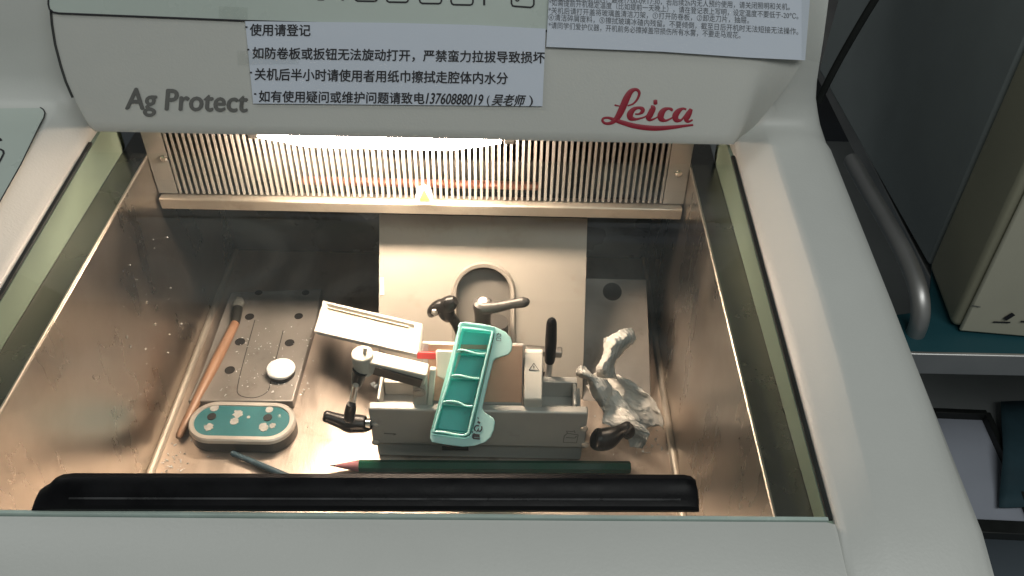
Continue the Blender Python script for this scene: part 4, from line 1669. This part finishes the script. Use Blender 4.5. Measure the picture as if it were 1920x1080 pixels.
wr = 0.5
m.hexa([c2, c2 + dirr * wr, c1 + dirr * wr, c1, col(c2, top1) + dirb * 0.004, col(c2, top1) + dirb * 0.004 + dirr * wr, col(c1, top1) + dirr * wr, col(c1, top1)])
m.build('beige_body', M['beige'], ib, bevel=0.006, seg=3)
m = MB()
m.hexa([c2 - dirb * 0.004 + dirr * 0.006, c2 - dirb * 0.004 + dirr * wr, c2 - dirb * 0.0005 + dirr * wr, c2 - dirb * 0.0005 + dirr * 0.006,
        col(c2, top1) - dirb * 0.001 + dirr * 0.006, col(c2, top1) - dirb * 0.001 + dirr * wr, col(c2, top1) + dirb * 0.003 + dirr * wr, col(c2, top1) + dirb * 0.003 + dirr * 0.006])
fpn = m.build('front_fascia', M['beigelight'], ib, bevel=0.002)
m = MB()
c3 = pt(1590, 232, z=TZ + 0.002)
c3 = c1 + (c3 - c1) * 1.5
m.hexa([c1 + dirb * 0.001, c1 + dirb * 0.001 + dirr * wr, c3 + dirr * wr, c3, col(c1, 0.30) + dirb * 0.001, col(c1, 0.30) + dirb * 0.001 + dirr * wr, col(c3, 0.30) + dirr * wr, col(c3, 0.30)])
hood = m.build('dark_hood', M['darkgrey'], ib, bevel=0.004)
# label on the hood's left side
HO, HN = c1 - dirr * 0.0005, -dirr


def hp_(px, py):
    return ptp(px, py, HO, HN)


m = MB()
m.prism([hp_(x, y) for x, y in ((1730, 0), (1863, 124), (1905, 20), (1905, -60), (1730, -60))], HN * 0.0005)
m.build('hood_label', M['greylabel'], hood)
m = MB()
FO2 = c2 - dirb * 0.0045
fq = lambda x, y: ptp(x, y, FO2, dirb)
stroke(m, [(1862, 603), (1894, 604)], 0.0008, fq, -dirb, 0.0005)
stroke(m, [(1884, 598), (1900, 588)], 0.0022, fq, -dirb, 0.0005)
m.build('maker_mark', M['ink'], fpn)
m = MB()
stroke(m, [(1914, 602), (1930, 603)], 0.0009, fq, -dirb, 0.0005)
m.build('print_line', M['ink'], fpn)
m = MB()
stroke(m, [(1822, 572), (1838, 575)], 0.0005, fq, -dirb, 0.0005)
m.build('scratch_mark', M['greyink'], fpn)

# grey cabinet far behind, and the cable
m = MB()
m.box(0.30, 1.25, 1.30, 1.75, -0.78, 0.75)
cab = thing('steel_cabinet', 'dim grey steel cabinet standing behind the trolley', 'cabinet', (0.46, 1.5, -0.78))
m.build('cabinet_body', mat('cabinet_paint', (0.11, 0.11, 0.12), 0.5, var=0.08, scale=4), cab, bevel=0.004)
m = MB()
cbp2 = smoothpath([(1668, -40, 0), (1640, 0, 0), (1606, 56, 0), (1574, 112, 0), (1550, 158, 0), (1535, 190, 0)], 5)
m.tube([pt(p_[0], p_[1], y=0.70) for p_ in cbp2], 0.0032, 10)
o = m.build('power_cable', M['gasket'])
o['label'] = 'black cable hanging slantwise behind the cryostat corner'
o['category'] = 'cable'

# framed tray and cloth on the lower shelf
LZ2 = -0.284
fr_ = thing('document_tray', 'dark framed tray with pale sheet on the lower trolley shelf', 'tray', tuple(pt(1840, 900, z=LZ2)))
corners = [(1770, 992), (1945, 1000), (1846, 782), (1745, 778)]
tq = [pt(x, y, z=LZ2 + 0.006) for x, y in corners]
m = MB()
m.prism([p_ - V((0, 0, 0.0055)) for p_ in tq], (0, 0, 0.004))
m.build('pale_sheet', M['whiteboard'], fr_)
m = MB()
for i in range(4):
    a, b = tq[i], tq[(i + 1) % 4]
    m.beam(a + V((0, 0, 0.003)), b + V((0, 0, 0.003)), 0.016 if i == 0 else 0.007, 0.012)
m.build('dark_frame', M['gasket'], fr_, bevel=0.001)
m = MB()
rows = []
for i in range(9):
    row = []
    for j in range(9):
        p_ = pt(1868 + 16 * j, 768 + i * 24, z=LZ2 + 0.003)
        p_.z += 0.012 + 0.012 * noise.noise(p_ * 14)
        row.append(p_)
    rows.append(row)
m.loft(rows)
o = m.build('cloth', M['cloth'], angle=80, solid=0.002)
o['label'] = 'dark teal cloth lying beside the framed tray'
o['category'] = 'cloth'
